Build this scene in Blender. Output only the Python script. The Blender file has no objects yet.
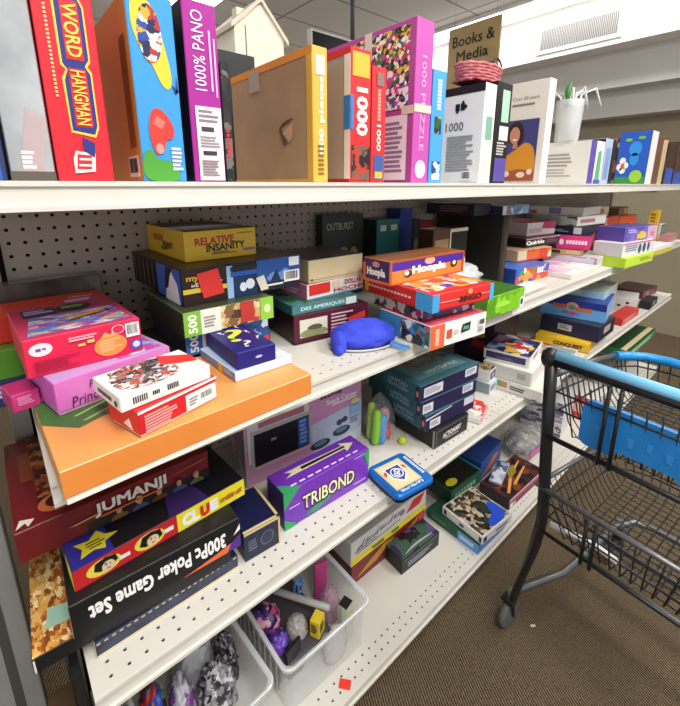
import bpy, bmesh, math, random
from mathutils import Vector, Matrix
random.seed(7)
SC = bpy.context.scene
COL = SC.collection
R = math.radians

# ------------------------------------------------------------------ camera
F_PX, CY_PX, YAW, PIT, CZ = 406.0, 288.0, R(40.76), R(-14.24), 1.40
FW = Vector((math.sin(YAW)*math.cos(PIT), math.cos(YAW)*math.cos(PIT), math.sin(PIT)))
RT = Vector((math.cos(YAW), -math.sin(YAW), 0))
UP = RT.cross(FW)
CAM = Vector((0, 0, CZ))
cd = bpy.data.cameras.new('camera')
cam = bpy.data.objects.new('camera', cd)
COL.objects.link(cam)
M = Matrix((RT, UP, -FW)).transposed().to_4x4()
M.translation = CAM
cam.matrix_world = M
cd.sensor_fit = 'VERTICAL'
cd.sensor_height = 24.0
cd.lens = 24.0*F_PX/706.0
cd.shift_y = -(353.0-CY_PX)/706.0
cd.clip_start = 0.02
SC.camera = cam

def ray(px, py): return FW + RT*((px-340)/F_PX) - UP*((py-CY_PX)/F_PX)
def at_y(px, py, y):
    d = ray(px, py); return CAM + d*(y/d.y)
def at_z(px, py, z):
    d = ray(px, py); return CAM + d*((z-CZ)/d.z)

# ------------------------------------------------------------------ materials
MATS = {}
def hexc(h):
    h = h.lstrip('#')
    v = [int(h[i:i+2], 16)/255 for i in (0, 2, 4)]
    return tuple(c/12.92 if c <= .04045 else ((c+.055)/1.055)**2.4 for c in v) + (1,)
def mat(h, rough=.42, metal=0, spec=.4):
    k = ('flat', h, rough, metal)
    if k in MATS: return MATS[k]
    m = bpy.data.materials.new('print_'+h.strip('#')); m.use_nodes = True
    b = m.node_tree.nodes['Principled BSDF']
    b.inputs['Base Color'].default_value = hexc(h)
    b.inputs['Roughness'].default_value = rough
    b.inputs['Metallic'].default_value = metal
    b.inputs['Specular IOR Level'].default_value = spec
    # a little printed-card unevenness
    n = m.node_tree.nodes.new('ShaderNodeTexNoise'); n.inputs['Scale'].default_value = 55
    tc = m.node_tree.nodes.new('ShaderNodeTexCoord')
    bp = m.node_tree.nodes.new('ShaderNodeBump'); bp.inputs['Strength'].default_value = .04
    m.node_tree.links.new(tc.outputs['Object'], n.inputs['Vector'])
    m.node_tree.links.new(n.outputs['Fac'], bp.inputs['Height'])
    m.node_tree.links.new(bp.outputs['Normal'], b.inputs['Normal'])
    MATS[k] = m
    return m
def art(cols, scale=28, seed=0, rough=.35, stretch=(1, 1, 1), dist=.35):
    """busy printed picture: warped cells of flat ink colours"""
    k = ('art', tuple(cols), scale, seed, stretch)
    if k in MATS: return MATS[k]
    m = bpy.data.materials.new('picture_print'); m.use_nodes = True
    nt = m.node_tree; N = nt.nodes; L = nt.links
    b = N['Principled BSDF']; b.inputs['Roughness'].default_value = rough
    tc = N.new('ShaderNodeTexCoord'); mp = N.new('ShaderNodeMapping')
    mp.inputs['Location'].default_value = (seed*1.37+.31, seed*.71+.17, seed*.53)
    mp.inputs['Scale'].default_value = stretch
    ns = N.new('ShaderNodeTexNoise'); ns.inputs['Scale'].default_value = scale*1.1; ns.inputs['Detail'].default_value = 3
    ad = N.new('ShaderNodeMixRGB'); ad.blend_type = 'LINEAR_LIGHT'; ad.inputs['Fac'].default_value = dist/scale*2.2
    vo = N.new('ShaderNodeTexVoronoi'); vo.inputs['Scale'].default_value = scale
    sp = N.new('ShaderNodeSeparateColor'); cr = N.new('ShaderNodeValToRGB')
    cr.color_ramp.interpolation = 'CONSTANT'
    el = cr.color_ramp.elements
    while len(el) > 1: el.remove(el[-1])
    el[0].position = 0; el[0].color = hexc(cols[0])
    for i, c in enumerate(cols[1:]):
        e = el.new((i+1)/len(cols)); e.color = hexc(c)
    L.new(tc.outputs['Object'], mp.inputs['Vector']); L.new(mp.outputs['Vector'], ns.inputs['Vector'])
    L.new(mp.outputs['Vector'], ad.inputs['Color1']); L.new(ns.outputs['Color'], ad.inputs['Color2'])
    L.new(ad.outputs['Color'], vo.inputs['Vector']); L.new(vo.outputs['Color'], sp.inputs['Color'])
    L.new(sp.outputs['Red'], cr.inputs['Fac']); L.new(cr.outputs['Color'], b.inputs['Base Color'])
    MATS[k] = m
    return m
def film(h='#eef2f4', alpha=.35, rough=.12):
    """thin see-through plastic"""
    k = ('film', h, alpha, rough)
    if k in MATS: return MATS[k]
    m = bpy.data.materials.new('clear_plastic'); m.use_nodes = True
    nt = m.node_tree; N = nt.nodes; L = nt.links
    b = N['Principled BSDF']; b.inputs['Base Color'].default_value = hexc(h)
    b.inputs['Roughness'].default_value = rough; b.inputs['Specular IOR Level'].default_value = .6
    t = N.new('ShaderNodeBsdfTransparent'); mx = N.new('ShaderNodeMixShader'); mx.inputs[0].default_value = alpha
    L.new(t.outputs[0], mx.inputs[1]); L.new(b.outputs[0], mx.inputs[2])
    L.new(mx.outputs[0], N['Material Output'].inputs['Surface'])
    MATS[k] = m
    return m
def noisy(h1, h2, scale, rough=.6, bump=.1, metal=0, detail=4):
    k = ('noisy', h1, h2, scale, rough, bump)
    if k in MATS: return MATS[k]
    m = bpy.data.materials.new('surface'); m.use_nodes = True
    nt = m.node_tree; N = nt.nodes; L = nt.links
    b = N['Principled BSDF']; b.inputs['Roughness'].default_value = rough; b.inputs['Metallic'].default_value = metal
    tc = N.new('ShaderNodeTexCoord'); n = N.new('ShaderNodeTexNoise')
    n.inputs['Scale'].default_value = scale; n.inputs['Detail'].default_value = detail
    cr = N.new('ShaderNodeValToRGB')
    cr.color_ramp.elements[0].color = hexc(h1); cr.color_ramp.elements[0].position = .3
    cr.color_ramp.elements[1].color = hexc(h2); cr.color_ramp.elements[1].position = .7
    bp = N.new('ShaderNodeBump'); bp.inputs['Strength'].default_value = bump; bp.inputs['Distance'].default_value = .01
    L.new(tc.outputs['Object'], n.inputs['Vector']); L.new(n.outputs['Fac'], cr.inputs['Fac'])
    L.new(cr.outputs['Color'], b.inputs['Base Color']); L.new(n.outputs['Fac'], bp.inputs['Height'])
    L.new(bp.outputs['Normal'], b.inputs['Normal'])
    MATS[k] = m
    return m
def emit(h, s):
    m = bpy.data.materials.new('lamp_glow'); m.use_nodes = True
    b = m.node_tree.nodes['Principled BSDF']
    b.inputs['Base Color'].default_value = hexc(h); b.inputs['Emission Color'].default_value = hexc(h)
    b.inputs['Emission Strength'].default_value = s
    return m
WHITE, BLACK, CREAM = '#f2f0ec', '#141416', '#d9cfb4'

# ------------------------------------------------------------------ mesh helpers
def link(name, me, m=None, parent=None):
    o = bpy.data.objects.new(name, me); COL.objects.link(o)
    if m is not None and me is not None and not me.materials:
        for q in (m if isinstance(m, (list, tuple)) else [m]): me.materials.append(q)
    if parent is not None: o.parent = parent
    return o
def from_bm(name, bm, m=None, parent=None, smooth=False):
    me = bpy.data.meshes.new(name); bm.to_mesh(me); bm.free()
    if smooth:
        for p in me.polygons: p.use_smooth = True
    return link(name, me, m, parent)
def tag(o, label, cat, group=None, kind=None):
    o['label'] = label; o['category'] = cat
    if group: o['group'] = group
    if kind: o['kind'] = kind
    return o
def thing(name, label, cat, loc=(0, 0, 0), rz=0, group=None, rot=None):
    o = bpy.data.objects.new(name, None); COL.objects.link(o)
    o.empty_display_size = .05
    o.location = loc; o.rotation_euler = rot if rot else (0, 0, rz)
    return tag(o, label, cat, group)
def struct(o): o['kind'] = 'structure'; return o
def bm_box(bm, x0, y0, z0, x1, y1, z1, mi=0):
    vs = [bm.verts.new(p) for p in ((x0,y0,z0),(x1,y0,z0),(x1,y1,z0),(x0,y1,z0),(x0,y0,z1),(x1,y0,z1),(x1,y1,z1),(x0,y1,z1))]
    fs = []
    for f in ((3,2,1,0),(4,5,6,7),(0,1,5,4),(1,2,6,5),(2,3,7,6),(3,0,4,7)):
        fc = bm.faces.new([vs[i] for i in f]); fc.material_index = mi; fs.append(fc)
    return fs
def boxmesh(name, x0, y0, z0, x1, y1, z1, m, parent=None, bev=0, seg=1):
    bm = bmesh.new(); bm_box(bm, x0, y0, z0, x1, y1, z1)
    if bev: bmesh.ops.bevel(bm, geom=bm.edges[:], offset=bev, segments=seg, affect='EDGES', profile=.5)
    return from_bm(name, bm, m, parent)
def add_tube(bm, pts, r, n=6, closed=False, mi=0, cap=True):
    pts = [Vector(p) for p in pts]; N = len(pts); rings = []
    prev = None
    for i, p in enumerate(pts):
        if closed: t = (pts[(i+1) % N]-pts[i-1])
        else: t = pts[min(i+1, N-1)]-pts[max(i-1, 0)]
        t.normalize()
        if prev is None:
            a = Vector((0, 0, 1)) if abs(t.z) < .9 else Vector((1, 0, 0))
            u = t.cross(a).normalized()
        else:
            u = prev - t*prev.dot(t)
            u = u.normalized() if u.length > 1e-6 else t.orthogonal().normalized()
        prev = u; v = t.cross(u)
        rr = r[i] if isinstance(r, (list, tuple)) else r
        rings.append([bm.verts.new(p+(u*math.cos(2*math.pi*k/n)+v*math.sin(2*math.pi*k/n))*rr) for k in range(n)])
    for i in range(N if closed else N-1):
        A, B = rings[i], rings[(i+1) % N]
        for k in range(n):
            f = bm.faces.new((A[k], A[(k+1) % n], B[(k+1) % n], B[k])); f.material_index = mi; f.smooth = True
    if cap and not closed:
        bm.faces.new(list(reversed(rings[0]))).material_index = mi
        bm.faces.new(rings[-1]).material_index = mi
def tube(name, pts, r, m, parent=None, n=8, closed=False):
    bm = bmesh.new(); add_tube(bm, pts, r, n, closed); bmesh.ops.recalc_face_normals(bm, faces=bm.faces[:])
    return from_bm(name, bm, m, parent)
def blob(name, loc, dims, m, parent=None, seed=0, wr=.12, sub=3, flat=True, freq=3.0, pinch=0):
    """crumpled soft body: a noisy ball with a flat underside, base at z=0 of loc"""
    from mathutils import noise
    bm = bmesh.new(); bmesh.ops.create_icosphere(bm, subdivisions=sub, radius=1)
    for v in bm.verts:
        d = v.co.normalized()
        k = 1 + wr*noise.noise(d*freq+Vector((seed, seed*.7, 0))) + wr*.5*noise.noise(d*freq*2.7+Vector((0, seed, seed)))
        c = d*k
        if flat: c.z = max(c.z, -.55)
        if pinch and c.z > 0:
            c.x *= 1-pinch*c.z; c.y *= 1-pinch*c.z
        v.co = Vector((c.x*dims[0]/2, c.y*dims[1]/2, (c.z+.55)/1.55*dims[2] if flat else c.z*dims[2]/2))
    o = from_bm(name, bm, m, parent, smooth=True); o.location = loc
    return o

# ------------------------------------------------------------------ writing
def text_mesh(s, bold=.0, shear=0):
    fat = bold if any(c in 'MW?' for c in s.upper()) else 0
    if fat: bold = 0
    cu = bpy.data.curves.new('t', 'FONT'); cu.body = s; cu.size = 1; cu.resolution_u = 4 if '?' in s else 2
    cu.align_x = 'LEFT'; cu.offset = bold; cu.shear = shear; cu.fill_mode = 'FRONT'
    o = bpy.data.objects.new('t', cu)
    COL.objects.link(o)
    dg = bpy.context.evaluated_depsgraph_get(); dg.update()
    me = bpy.data.meshes.new_from_object(o.evaluated_get(dg))
    bpy.data.objects.remove(o); bpy.data.curves.remove(cu)
    if fat:              # heavier strokes: the outline repeated a hair to each side
        vs = [tuple(v.co) for v in me.vertices]; fs = [tuple(p.vertices) for p in me.polygons]; V = []; Fc = []
        for k, (dx, dy) in enumerate(((-1, -1), (1, -1), (1, 1), (-1, 1))):
            Fc += [tuple(i+k*len(vs) for i in f) for f in fs]; V += [(x+dx*fat, y+dy*fat, z+k*1e-4) for x, y, z in vs]
        me = bpy.data.meshes.new('t'); me.from_pydata(V, [], Fc); me.update()
    return me

# ------------------------------------------------------------------ printed boxes
def face_frame(face, L, D, H):
    """origin, u axis, v axis, width, height, normal of one face of a box standing on z=0"""
    x, y = L/2, D/2
    return {
        'front': (Vector((-x, -y, 0)), Vector((1,0,0)), Vector((0,0,1)), L, H, Vector((0,-1,0))),
        'left':  (Vector((-x,  y, 0)), Vector((0,-1,0)), Vector((0,0,1)), D, H, Vector((-1,0,0))),
        'right': (Vector((x, -y, 0)), Vector((0,1,0)), Vector((0,0,1)), D, H, Vector((1,0,0))),
        'top':   (Vector((-x, -y, H)), Vector((1,0,0)), Vector((0,1,0)), L, D, Vector((0,0,1))),
    }[face]
def plate(name, polys, fr, off, m, parent, th=.0003):
    O, U, V, W, Hh, N = fr
    bm = bmesh.new()
    for P in polys:
        a = [bm.verts.new(O+U*(u*W)+V*(v*Hh)+N*(off+th)) for u, v in P]
        b = [bm.verts.new(O+U*(u*W)+V*(v*Hh)+N*off) for u, v in P]
        bm.faces.new(a)
        for i in range(len(P)):
            j = (i+1) % len(P)
            bm.faces.new((a[j], a[i], b[i], b[j]))
    bmesh.ops.recalc_face_normals(bm, faces=bm.faces[:])
    return from_bm(name, bm, m, parent)
def ell(u, v, rx, ry, n=20): return [(u+rx*math.cos(2*math.pi*k/n), v+ry*math.sin(2*math.pi*k/n)) for k in range(n)]
def soft(P):
    for _ in range(2):
        Q = []
        for i in range(len(P)):
            (x0, y0), (x1, y1) = P[i], P[(i+1) % len(P)]
            Q += [(x0*.75+x1*.25, y0*.75+y1*.25), (x0*.25+x1*.75, y0*.25+y1*.75)]
        P = Q
    return P
def rc(u0, v0, u1, v1): return [(u0, v0), (u1, v0), (u1, v1), (u0, v1)]
def M_(m): return mat(m) if isinstance(m, str) else m
def deco(parent, specs, L, D, H):
    cnt = {}; made = {}
    def holder(nm): return made.get('photo', parent) if nm.startswith('photo_') else parent
    for s in specs:
        k, face = s[0], s[1]
        fr = face_frame(face, L, D, H)
        cnt[face] = cnt.get(face, 0)+1
        off = .0003+.00022*cnt[face]
        if k == 'r':
            _, _, u0, v0, u1, v1, m, nm = s; made[nm] = plate(nm, [rc(u0, v0, u1, v1)], fr, off, M_(m), holder(nm))
        elif k == 'e':
            _, _, u, v, rx, ry, m, nm = s; plate(nm, [ell(u, v, rx, ry)], fr, off, M_(m), holder(nm))
        elif k == 'p':
            _, _, P, m, nm = s
            if len(P) > 4 and nm in ('picture', 'portrait', 'photo_hair', 'photo_jacket', 'photo_food', 'lid_panel', 'tear', 'hair'): P = soft(P)
            plate(nm, [P], fr, off, M_(m), holder(nm))
        elif k == 'mp':
            _, _, PP, m, nm = s
            if len(PP) <= 4 and nm not in ('small_print', 'lettering', 'edge_strip', 'edge_marks', 'arrow_print', 'title_blocks'):
                for P in PP: plate(nm, [P], fr, off, M_(m), holder(nm))
            else: plate(nm, PP, fr, off, M_(m), parent)
        elif k == 'l':
            _, _, u0, v0, u1, v1, n, m = s
            rr = random.Random(int(u0*1000)+n*7+len(specs)); PP = []
            h = (v1-v0)/n
            for i in range(n): PP.append(rc(u0, v1-h*i-h*.62, u0+(u1-u0)*rr.uniform(.65, 1), v1-h*i))
            plate('small_print', PP, fr, off, M_(m), parent)
        elif k == 'q':       # lettering too small to read: a row of letter-like strokes
            _, _, u0, v0, u1, v1, n, m, nm = s; rr = random.Random(n*31+int(u0*997)); PP = []
            w = (u1-u0)/n
            for i in range(n):
                x = u0+w*i; vv = v0+(v1-v0)*rr.choice((0, 0, .12)); tp = v1-(v1-v0)*rr.choice((0, .2, .3, 0))
                PP.append(rc(x+w*.05, vv, x+w*.32, tp))
                k2 = rr.random()
                if k2 < .45: PP.append(rc(x+w*.32, tp-(tp-vv)*.3, x+w*.78, tp))
                if k2 > .25: PP.append(rc(x+w*.32, vv, x+w*.78, vv+(tp-vv)*.28))
                if k2 > .6: PP.append(rc(x+w*.55, vv+(tp-vv)*.28, x+w*.8, tp))
            plate(nm, PP, fr, off, M_(m), parent)
        elif k == 'b':
            _, _, u0, v0, u1, v1 = s
            bl = plate('barcode_label', [rc(u0, v0, u1, v1)], fr, off, mat(WHITE), parent)
            rr = random.Random(int(u0*1000)); PP = []; u = u0+(u1-u0)*.1
            vert = abs((v1-v0)*fr[4]) > abs((u1-u0)*fr[3])*1.2
            n = 13
            for i in range(n):
                a = .1+.8*i/n; w = rr.uniform(.2, .7)*.8/n
                if vert: PP.append(rc(u0+(u1-u0)*.12, v0+(v1-v0)*a, u0+(u1-u0)*.85, v0+(v1-v0)*(a+w)))
                else: PP.append(rc(u0+(u1-u0)*a, v0+(v1-v0)*.2, u0+(u1-u0)*(a+w), v0+(v1-v0)*.9))
            plate('barcode', PP, fr, off+.0004, mat(BLACK), bl)
        elif k == 't':
            # text stretched into a w x h box centred at u,v; rot in degrees
            face, u, v, w, h, txt, m, rot, nm = s[1:10]
            bold = s[10] if len(s) > 10 else .02
            shear = s[11] if len(s) > 11 else 0
            O, U, V, W, Hh, N = fr
            me = text_mesh(txt, bold, shear)
            if not me.vertices: continue
            xs = [q.co.x for q in me.vertices]; ys = [q.co.y for q in me.vertices]
            cx, cy = (min(xs)+max(xs))/2, (min(ys)+max(ys))/2
            sx, sy = w/(max(xs)-min(xs)), h/(max(ys)-min(ys))
            ca, sa = math.cos(R(rot)), math.sin(R(rot))
            for q in me.vertices:
                x, y = (q.co.x-cx)*sx, (q.co.y-cy)*sy
                X, Y = x*ca-y*sa, x*sa+y*ca
                q.co = O+U*(u*W+X)+V*(v*Hh+Y)+N*(off+.0004+q.co.z)
            me.materials.clear()
            link(nm, me, M_(m), parent)
def box_mesh(name, L, D, z0, z1, faces, base, parent, bev=.0012):
    """bevelled carton; faces maps a side to its own print"""
    bm = bmesh.new(); bm_box(bm, -L/2, -D/2, z0, L/2, D/2, z1)
    bev = min(bev, L*.1, D*.1, (z1-z0)*.2)
    bmesh.ops.bevel(bm, geom=bm.edges[:], offset=bev, segments=1, affect='EDGES', profile=.5)
    ms = [M_(base)]; idx = {}
    for k, v in faces.items(): idx[k] = len(ms); ms.append(M_(v))
    bm.normal_update()
    for f in bm.faces:
        n = f.normal
        for k, d in (('front', (0,-1,0)), ('left', (-1,0,0)), ('right', (1,0,0)), ('top', (0,0,1)), ('back', (0,1,0))):
            if k in idx and n.dot(Vector(d)) > .95: f.material_index = idx[k]
    return from_bm(name, bm, ms, parent)
def carton(name, label, x, y, z, yaw, L, D, H, base, faces=None, dec=(), cat='board game', group=None, tray=None, rot=None, lidfrac=.1, at_front=False):
    """one game box: a lid (with its print) over a tray, or a plain closed carton"""
    t = thing(name, label, cat, (x, y, z), R(yaw), group, rot)
    if tray:
        box_mesh('tray', L-.004, D-.004, 0, H*.6, {}, tray, t)
        box_mesh('lid', L, D, H*lidfrac, H, faces or {}, base, t)
    else:
        box_mesh('carton', L, D, 0, H, faces or {}, base, t)
    deco(t, dec, L, D, H)
    return t
def upright(name, label, X0, X1, H, D, base, faces=None, dec=(), y=.6, z=1.4045, cat='jigsaw puzzle', group='boxes standing on the top shelf', yaw=0):
    return carton(name, label, (X0+X1)/2, y+D/2, z, yaw, X1-X0, D, H, base, faces, dec, cat, group)
def at_x(px, py, x):
    d = ray(px, py); return CAM + d*(x/d.x)
# ------------------------------------------------------------------ room
def carpet():
    m = bpy.data.materials.new('ribbed_carpet'); m.use_nodes = True
    nt = m.node_tree; N = nt.nodes; L = nt.links
    b = N['Principled BSDF']; b.inputs['Roughness'].default_value = .95; b.inputs['Specular IOR Level'].default_value = .1
    tc = N.new('ShaderNodeTexCoord'); mp = N.new('ShaderNodeMapping'); mp.inputs['Rotation'].default_value = (0, 0, R(28))
    w = N.new('ShaderNodeTexWave'); w.inputs['Scale'].default_value = 42; w.inputs['Distortion'].default_value = 2.2
    w.inputs['Detail'].default_value = 3; w.inputs['Detail Scale'].default_value = 9
    n = N.new('ShaderNodeTexNoise'); n.inputs['Scale'].default_value = 170; n.inputs['Detail'].default_value = 3
    mx = N.new('ShaderNodeMixRGB'); mx.inputs[0].default_value = .5
    cr = N.new('ShaderNodeValToRGB')
    cr.color_ramp.elements[0].color = hexc('#2e2318'); cr.color_ramp.elements[0].position = .3
    cr.color_ramp.elements[1].color = hexc('#84745d'); cr.color_ramp.elements[1].position = .72
    bp = N.new('ShaderNodeBump'); bp.inputs['Strength'].default_value = .6; bp.inputs['Distance'].default_value = .006
    L.new(tc.outputs['Object'], mp.inputs['Vector']); L.new(mp.outputs['Vector'], w.inputs['Vector']); L.new(tc.outputs['Object'], n.inputs['Vector'])
    L.new(w.outputs['Fac'], mx.inputs[1]); L.new(n.outputs['Fac'], mx.inputs[2])
    L.new(mx.outputs[0], cr.inputs['Fac']); L.new(cr.outputs['Color'], b.inputs['Base Color'])
    L.new(mx.outputs[0], bp.inputs['Height']); L.new(bp.outputs['Normal'], b.inputs['Normal'])
    return m
def ceiling_tiles():
    m = bpy.data.materials.new('ceiling_tile'); m.use_nodes = True
    nt = m.node_tree; N = nt.nodes; L = nt.links
    b = N['Principled BSDF']; b.inputs['Roughness'].default_value = .9
    tc = N.new('ShaderNodeTexCoord'); mp = N.new('ShaderNodeMapping'); mp.inputs['Rotation'].default_value = (0, 0, R(0))
    br = N.new('ShaderNodeTexBrick'); br.offset = 0; br.inputs['Scale'].default_value = 1
    br.inputs['Brick Width'].default_value = 1.22; br.inputs['Row Height'].default_value = .61
    br.inputs['Mortar Size'].default_value = .012; br.inputs['Mortar Smooth'].default_value = .1
    br.inputs['Color1'].default_value = hexc('#efedea'); br.inputs['Color2'].default_value = hexc('#e9e7e4'); br.inputs['Mortar'].default_value = hexc('#a9a7a5')
    n = N.new('ShaderNodeTexNoise'); n.inputs['Scale'].default_value = 120
    bp = N.new('ShaderNodeBump'); bp.inputs['Strength'].default_value = .15
    L.new(tc.outputs['Object'], mp.inputs['Vector']); L.new(mp.outputs['Vector'], br.inputs['Vector']); L.new(br.outputs['Color'], b.inputs['Base Color'])
    L.new(tc.outputs['Object'], n.inputs['Vector']); L.new(n.outputs['Fac'], bp.inputs['Height']); L.new(bp.outputs['Normal'], b.inputs['Normal'])
    return m
CEIL = 2.95
X0R, X1R, Y0R, Y1R = -3.5, 5.0, -3.2, 6.2
struct(boxmesh('floor', X0R, Y0R, -.05, X1R, Y1R, 0, carpet()))
struct(boxmesh('ceiling', X0R, Y0R, CEIL, X1R, Y1R, CEIL+.05, ceiling_tiles()))
wallm = noisy('#8b826c', '#918872', 3, .8, .02)
struct(boxmesh('wall_right', 4.8, Y0R, 0, 4.9, Y1R, CEIL, wallm))
struct(boxmesh('wall_back', X0R, 6.1, 0, 4.8, 6.2, CEIL, noisy('#c9c6c0', '#cfccc6', 3, .8, .02)))
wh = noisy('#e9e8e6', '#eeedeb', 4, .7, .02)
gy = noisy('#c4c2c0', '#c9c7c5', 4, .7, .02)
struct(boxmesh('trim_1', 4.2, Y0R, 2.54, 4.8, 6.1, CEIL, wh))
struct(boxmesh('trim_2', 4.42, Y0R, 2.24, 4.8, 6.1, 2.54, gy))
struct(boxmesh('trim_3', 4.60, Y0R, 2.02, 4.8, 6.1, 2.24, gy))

# air grille on the soffit
va, vb = at_x(542, 29.4, 4.2), at_x(621, 49, 4.2)
y0, y1 = at_x(621, 13, 4.2).y, at_x(542, 29.4, 4.2).y
t = thing('air_vent', 'white framed grey louvred air vent high on the white soffit', 'vent', (4.2, (y0+y1)/2, 2.70))
hw, hh = (y1-y0)/2, .085
bm = bmesh.new()
for a, b_, c, d in ((-hw-.03, -hh-.03, hw+.03, -hh), (-hw-.03, hh, hw+.03, hh+.03), (-hw-.03, -hh, -hw, hh), (hw, -hh, hw+.03, hh)):
    bm_box(bm, -.012, a, b_, 0, c, d)
from_bm('frame', bm, mat('#e4e3e1', .5), t)
boxmesh('backing', -.002, -hw, -hh, 0, hw, hh, mat('#4c4b4a', .7), t)
bm = bmesh.new()
n = 44
for i in range(n):
    y = -hw+2*hw*(i+.5)/n
    bm_box(bm, -.010, y-.0035, -hh, -.003, y+.0035, hh)
from_bm('louvres', bm, mat('#9b9a99', .5), t)

# fluorescent fixtures
def lamp(name, label, x, y, lx, ly, power, watts):
    t = thing(name, label, 'light', (x, y, CEIL), 0, 'ceiling lights')
    boxmesh('housing', -lx/2-.02, -ly/2-.02, -.03, lx/2+.02, ly/2+.02, 0, mat('#e8e8e6', .5), t)
    boxmesh('diffuser', -lx/2, -ly/2, -.045, lx/2, ly/2, -.03, emit('#fffaf2', power), t)
    l = bpy.data.lights.new('tube_light', 'AREA'); l.shape = 'RECTANGLE'; l.size = lx; l.size_y = ly; l.energy = watts
    l.color = (1, .985, .96)
    o = bpy.data.objects.new('tube_light', l); COL.objects.link(o); o.parent = t; o.location = (0, 0, -.05)
lamp('strip_light', 'long bright strip light on the ceiling along the white soffit', 3.98, 2.2, .26, 6.0, 4.0, 34)
lamp('ceiling_light', 'ceiling light panel over the aisle in front of the left shelves', .1, -.75, .6, 1.2, 5.0, 40)
lamp('ceiling_light', 'ceiling light panel over the aisle beside the cart', 1.9, -.75, .6, 1.2, 5.0, 40)
lamp('ceiling_light', 'ceiling light panel above the aisle behind the shelves', 1.5, 3.9, .6, 1.2, 5.0, 26)
w = bpy.data.worlds.new('shop_air'); SC.world = w; w.use_nodes = True
w.node_tree.nodes['Background'].inputs[0].default_value = (1, .985, .965, 1)
w.node_tree.nodes['Background'].inputs[1].default_value = .80

# ------------------------------------------------------------------ gondola
def perf(name, O, U, V, pitch, nu, nv, r, m, parent, n=8, first=None):
    """sheet of square cells, each with a round punched hole"""
    O, U, V = Vector(O), Vector(U), Vector(V); vs = []; fs = []
    N = U.cross(V)
    for j in range(nv+1):
        for i in range(nu+1): vs.append(O+U*(i*pitch)+V*(j*pitch))
    for j in range(nv):
        for i in range(nu):
            c = O+U*((i+.5)*pitch)+V*((j+.5)*pitch); b = len(vs)
            for k in range(n):
                a = 2*math.pi*(k+.5)/n+math.pi
                vs.append(c+U*(math.cos(a)*r)+V*(math.sin(a)*r))
            for k in range(n):      # depth of the hole
                vs.append(vs[b+k]-N*.003)
            q = [j*(nu+1)+i, j*(nu+1)+i+1, (j+1)*(nu+1)+i+1, (j+1)*(nu+1)+i]
            # ring angles start at 180+22.5: two ring verts for each corner
            rg = [b+k for k in range(n)]
            for s in range(4):
                k0 = 2*s; k1 = (k0+1) % n; k2 = (k0+2) % n
                fs.append((q[s], rg[k1], rg[k0])); fs.append((q[s], q[(s+1) % 4], rg[k2], rg[k1]))
            for k in range(n): fs.append((b+k, b+(k+1) % n, b+n+(k+1) % n, b+n+k))
    me = bpy.data.meshes.new(name); me.from_pydata([tuple(v) for v in vs], [], fs); me.update()
    return link(name, me, m, parent)
BACK = 1.0
XB = [.006, 1.154, 2.302, 3.45]
steel = noisy('#cdc9bf', '#d2cec5', 6, .45, .01)
pegm = noisy('#958b80', '#9c9287', 5, .6, .02)
g = thing('gondola_frame', 'cream steel gondola shelving frame with perforated back panel', 'shelving', (0, 0, 0))
P = .0254
pz0 = 1.342+P/2-48*P
for i in range(3):
    nu = 45
    xs = .0252-P/2+i*nu*P
    perf('pegboard', (xs, BACK, pz0), (1, 0, 0), (0, 0, 1), P, nu, 49, .0037, pegm, g)
boxmesh('back_panel', -.02, BACK+.02, .02, 3.47, BACK+.035, 1.385, mat('#2b2723', .8), g)  # dark brown backer: its colour stands in for the dark gap behind the holes
for i, x in enumerate([-.012, 1.158, 2.305, 3.458]):
    boxmesh('upright', x-.016, BACK-.012, 0, x+.016, BACK+.035, 1.385, noisy('#8d877d', '#959086', 8, .5, .01), g, .001) if i in (0, 3) else boxmesh('upright', x-.012, BACK+.004, 0, x+.012, BACK+.02, 1.385, mat('#57524b', .6), g)
tag(boxmesh('kick_plate', .01, .60, 0, 3.45, .612, .113, noisy('#8f897c', '#979184', 6, .6, .01)), 'long dull cream kick plate between the carpet and the bottom shelf', 'shelving')
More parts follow.
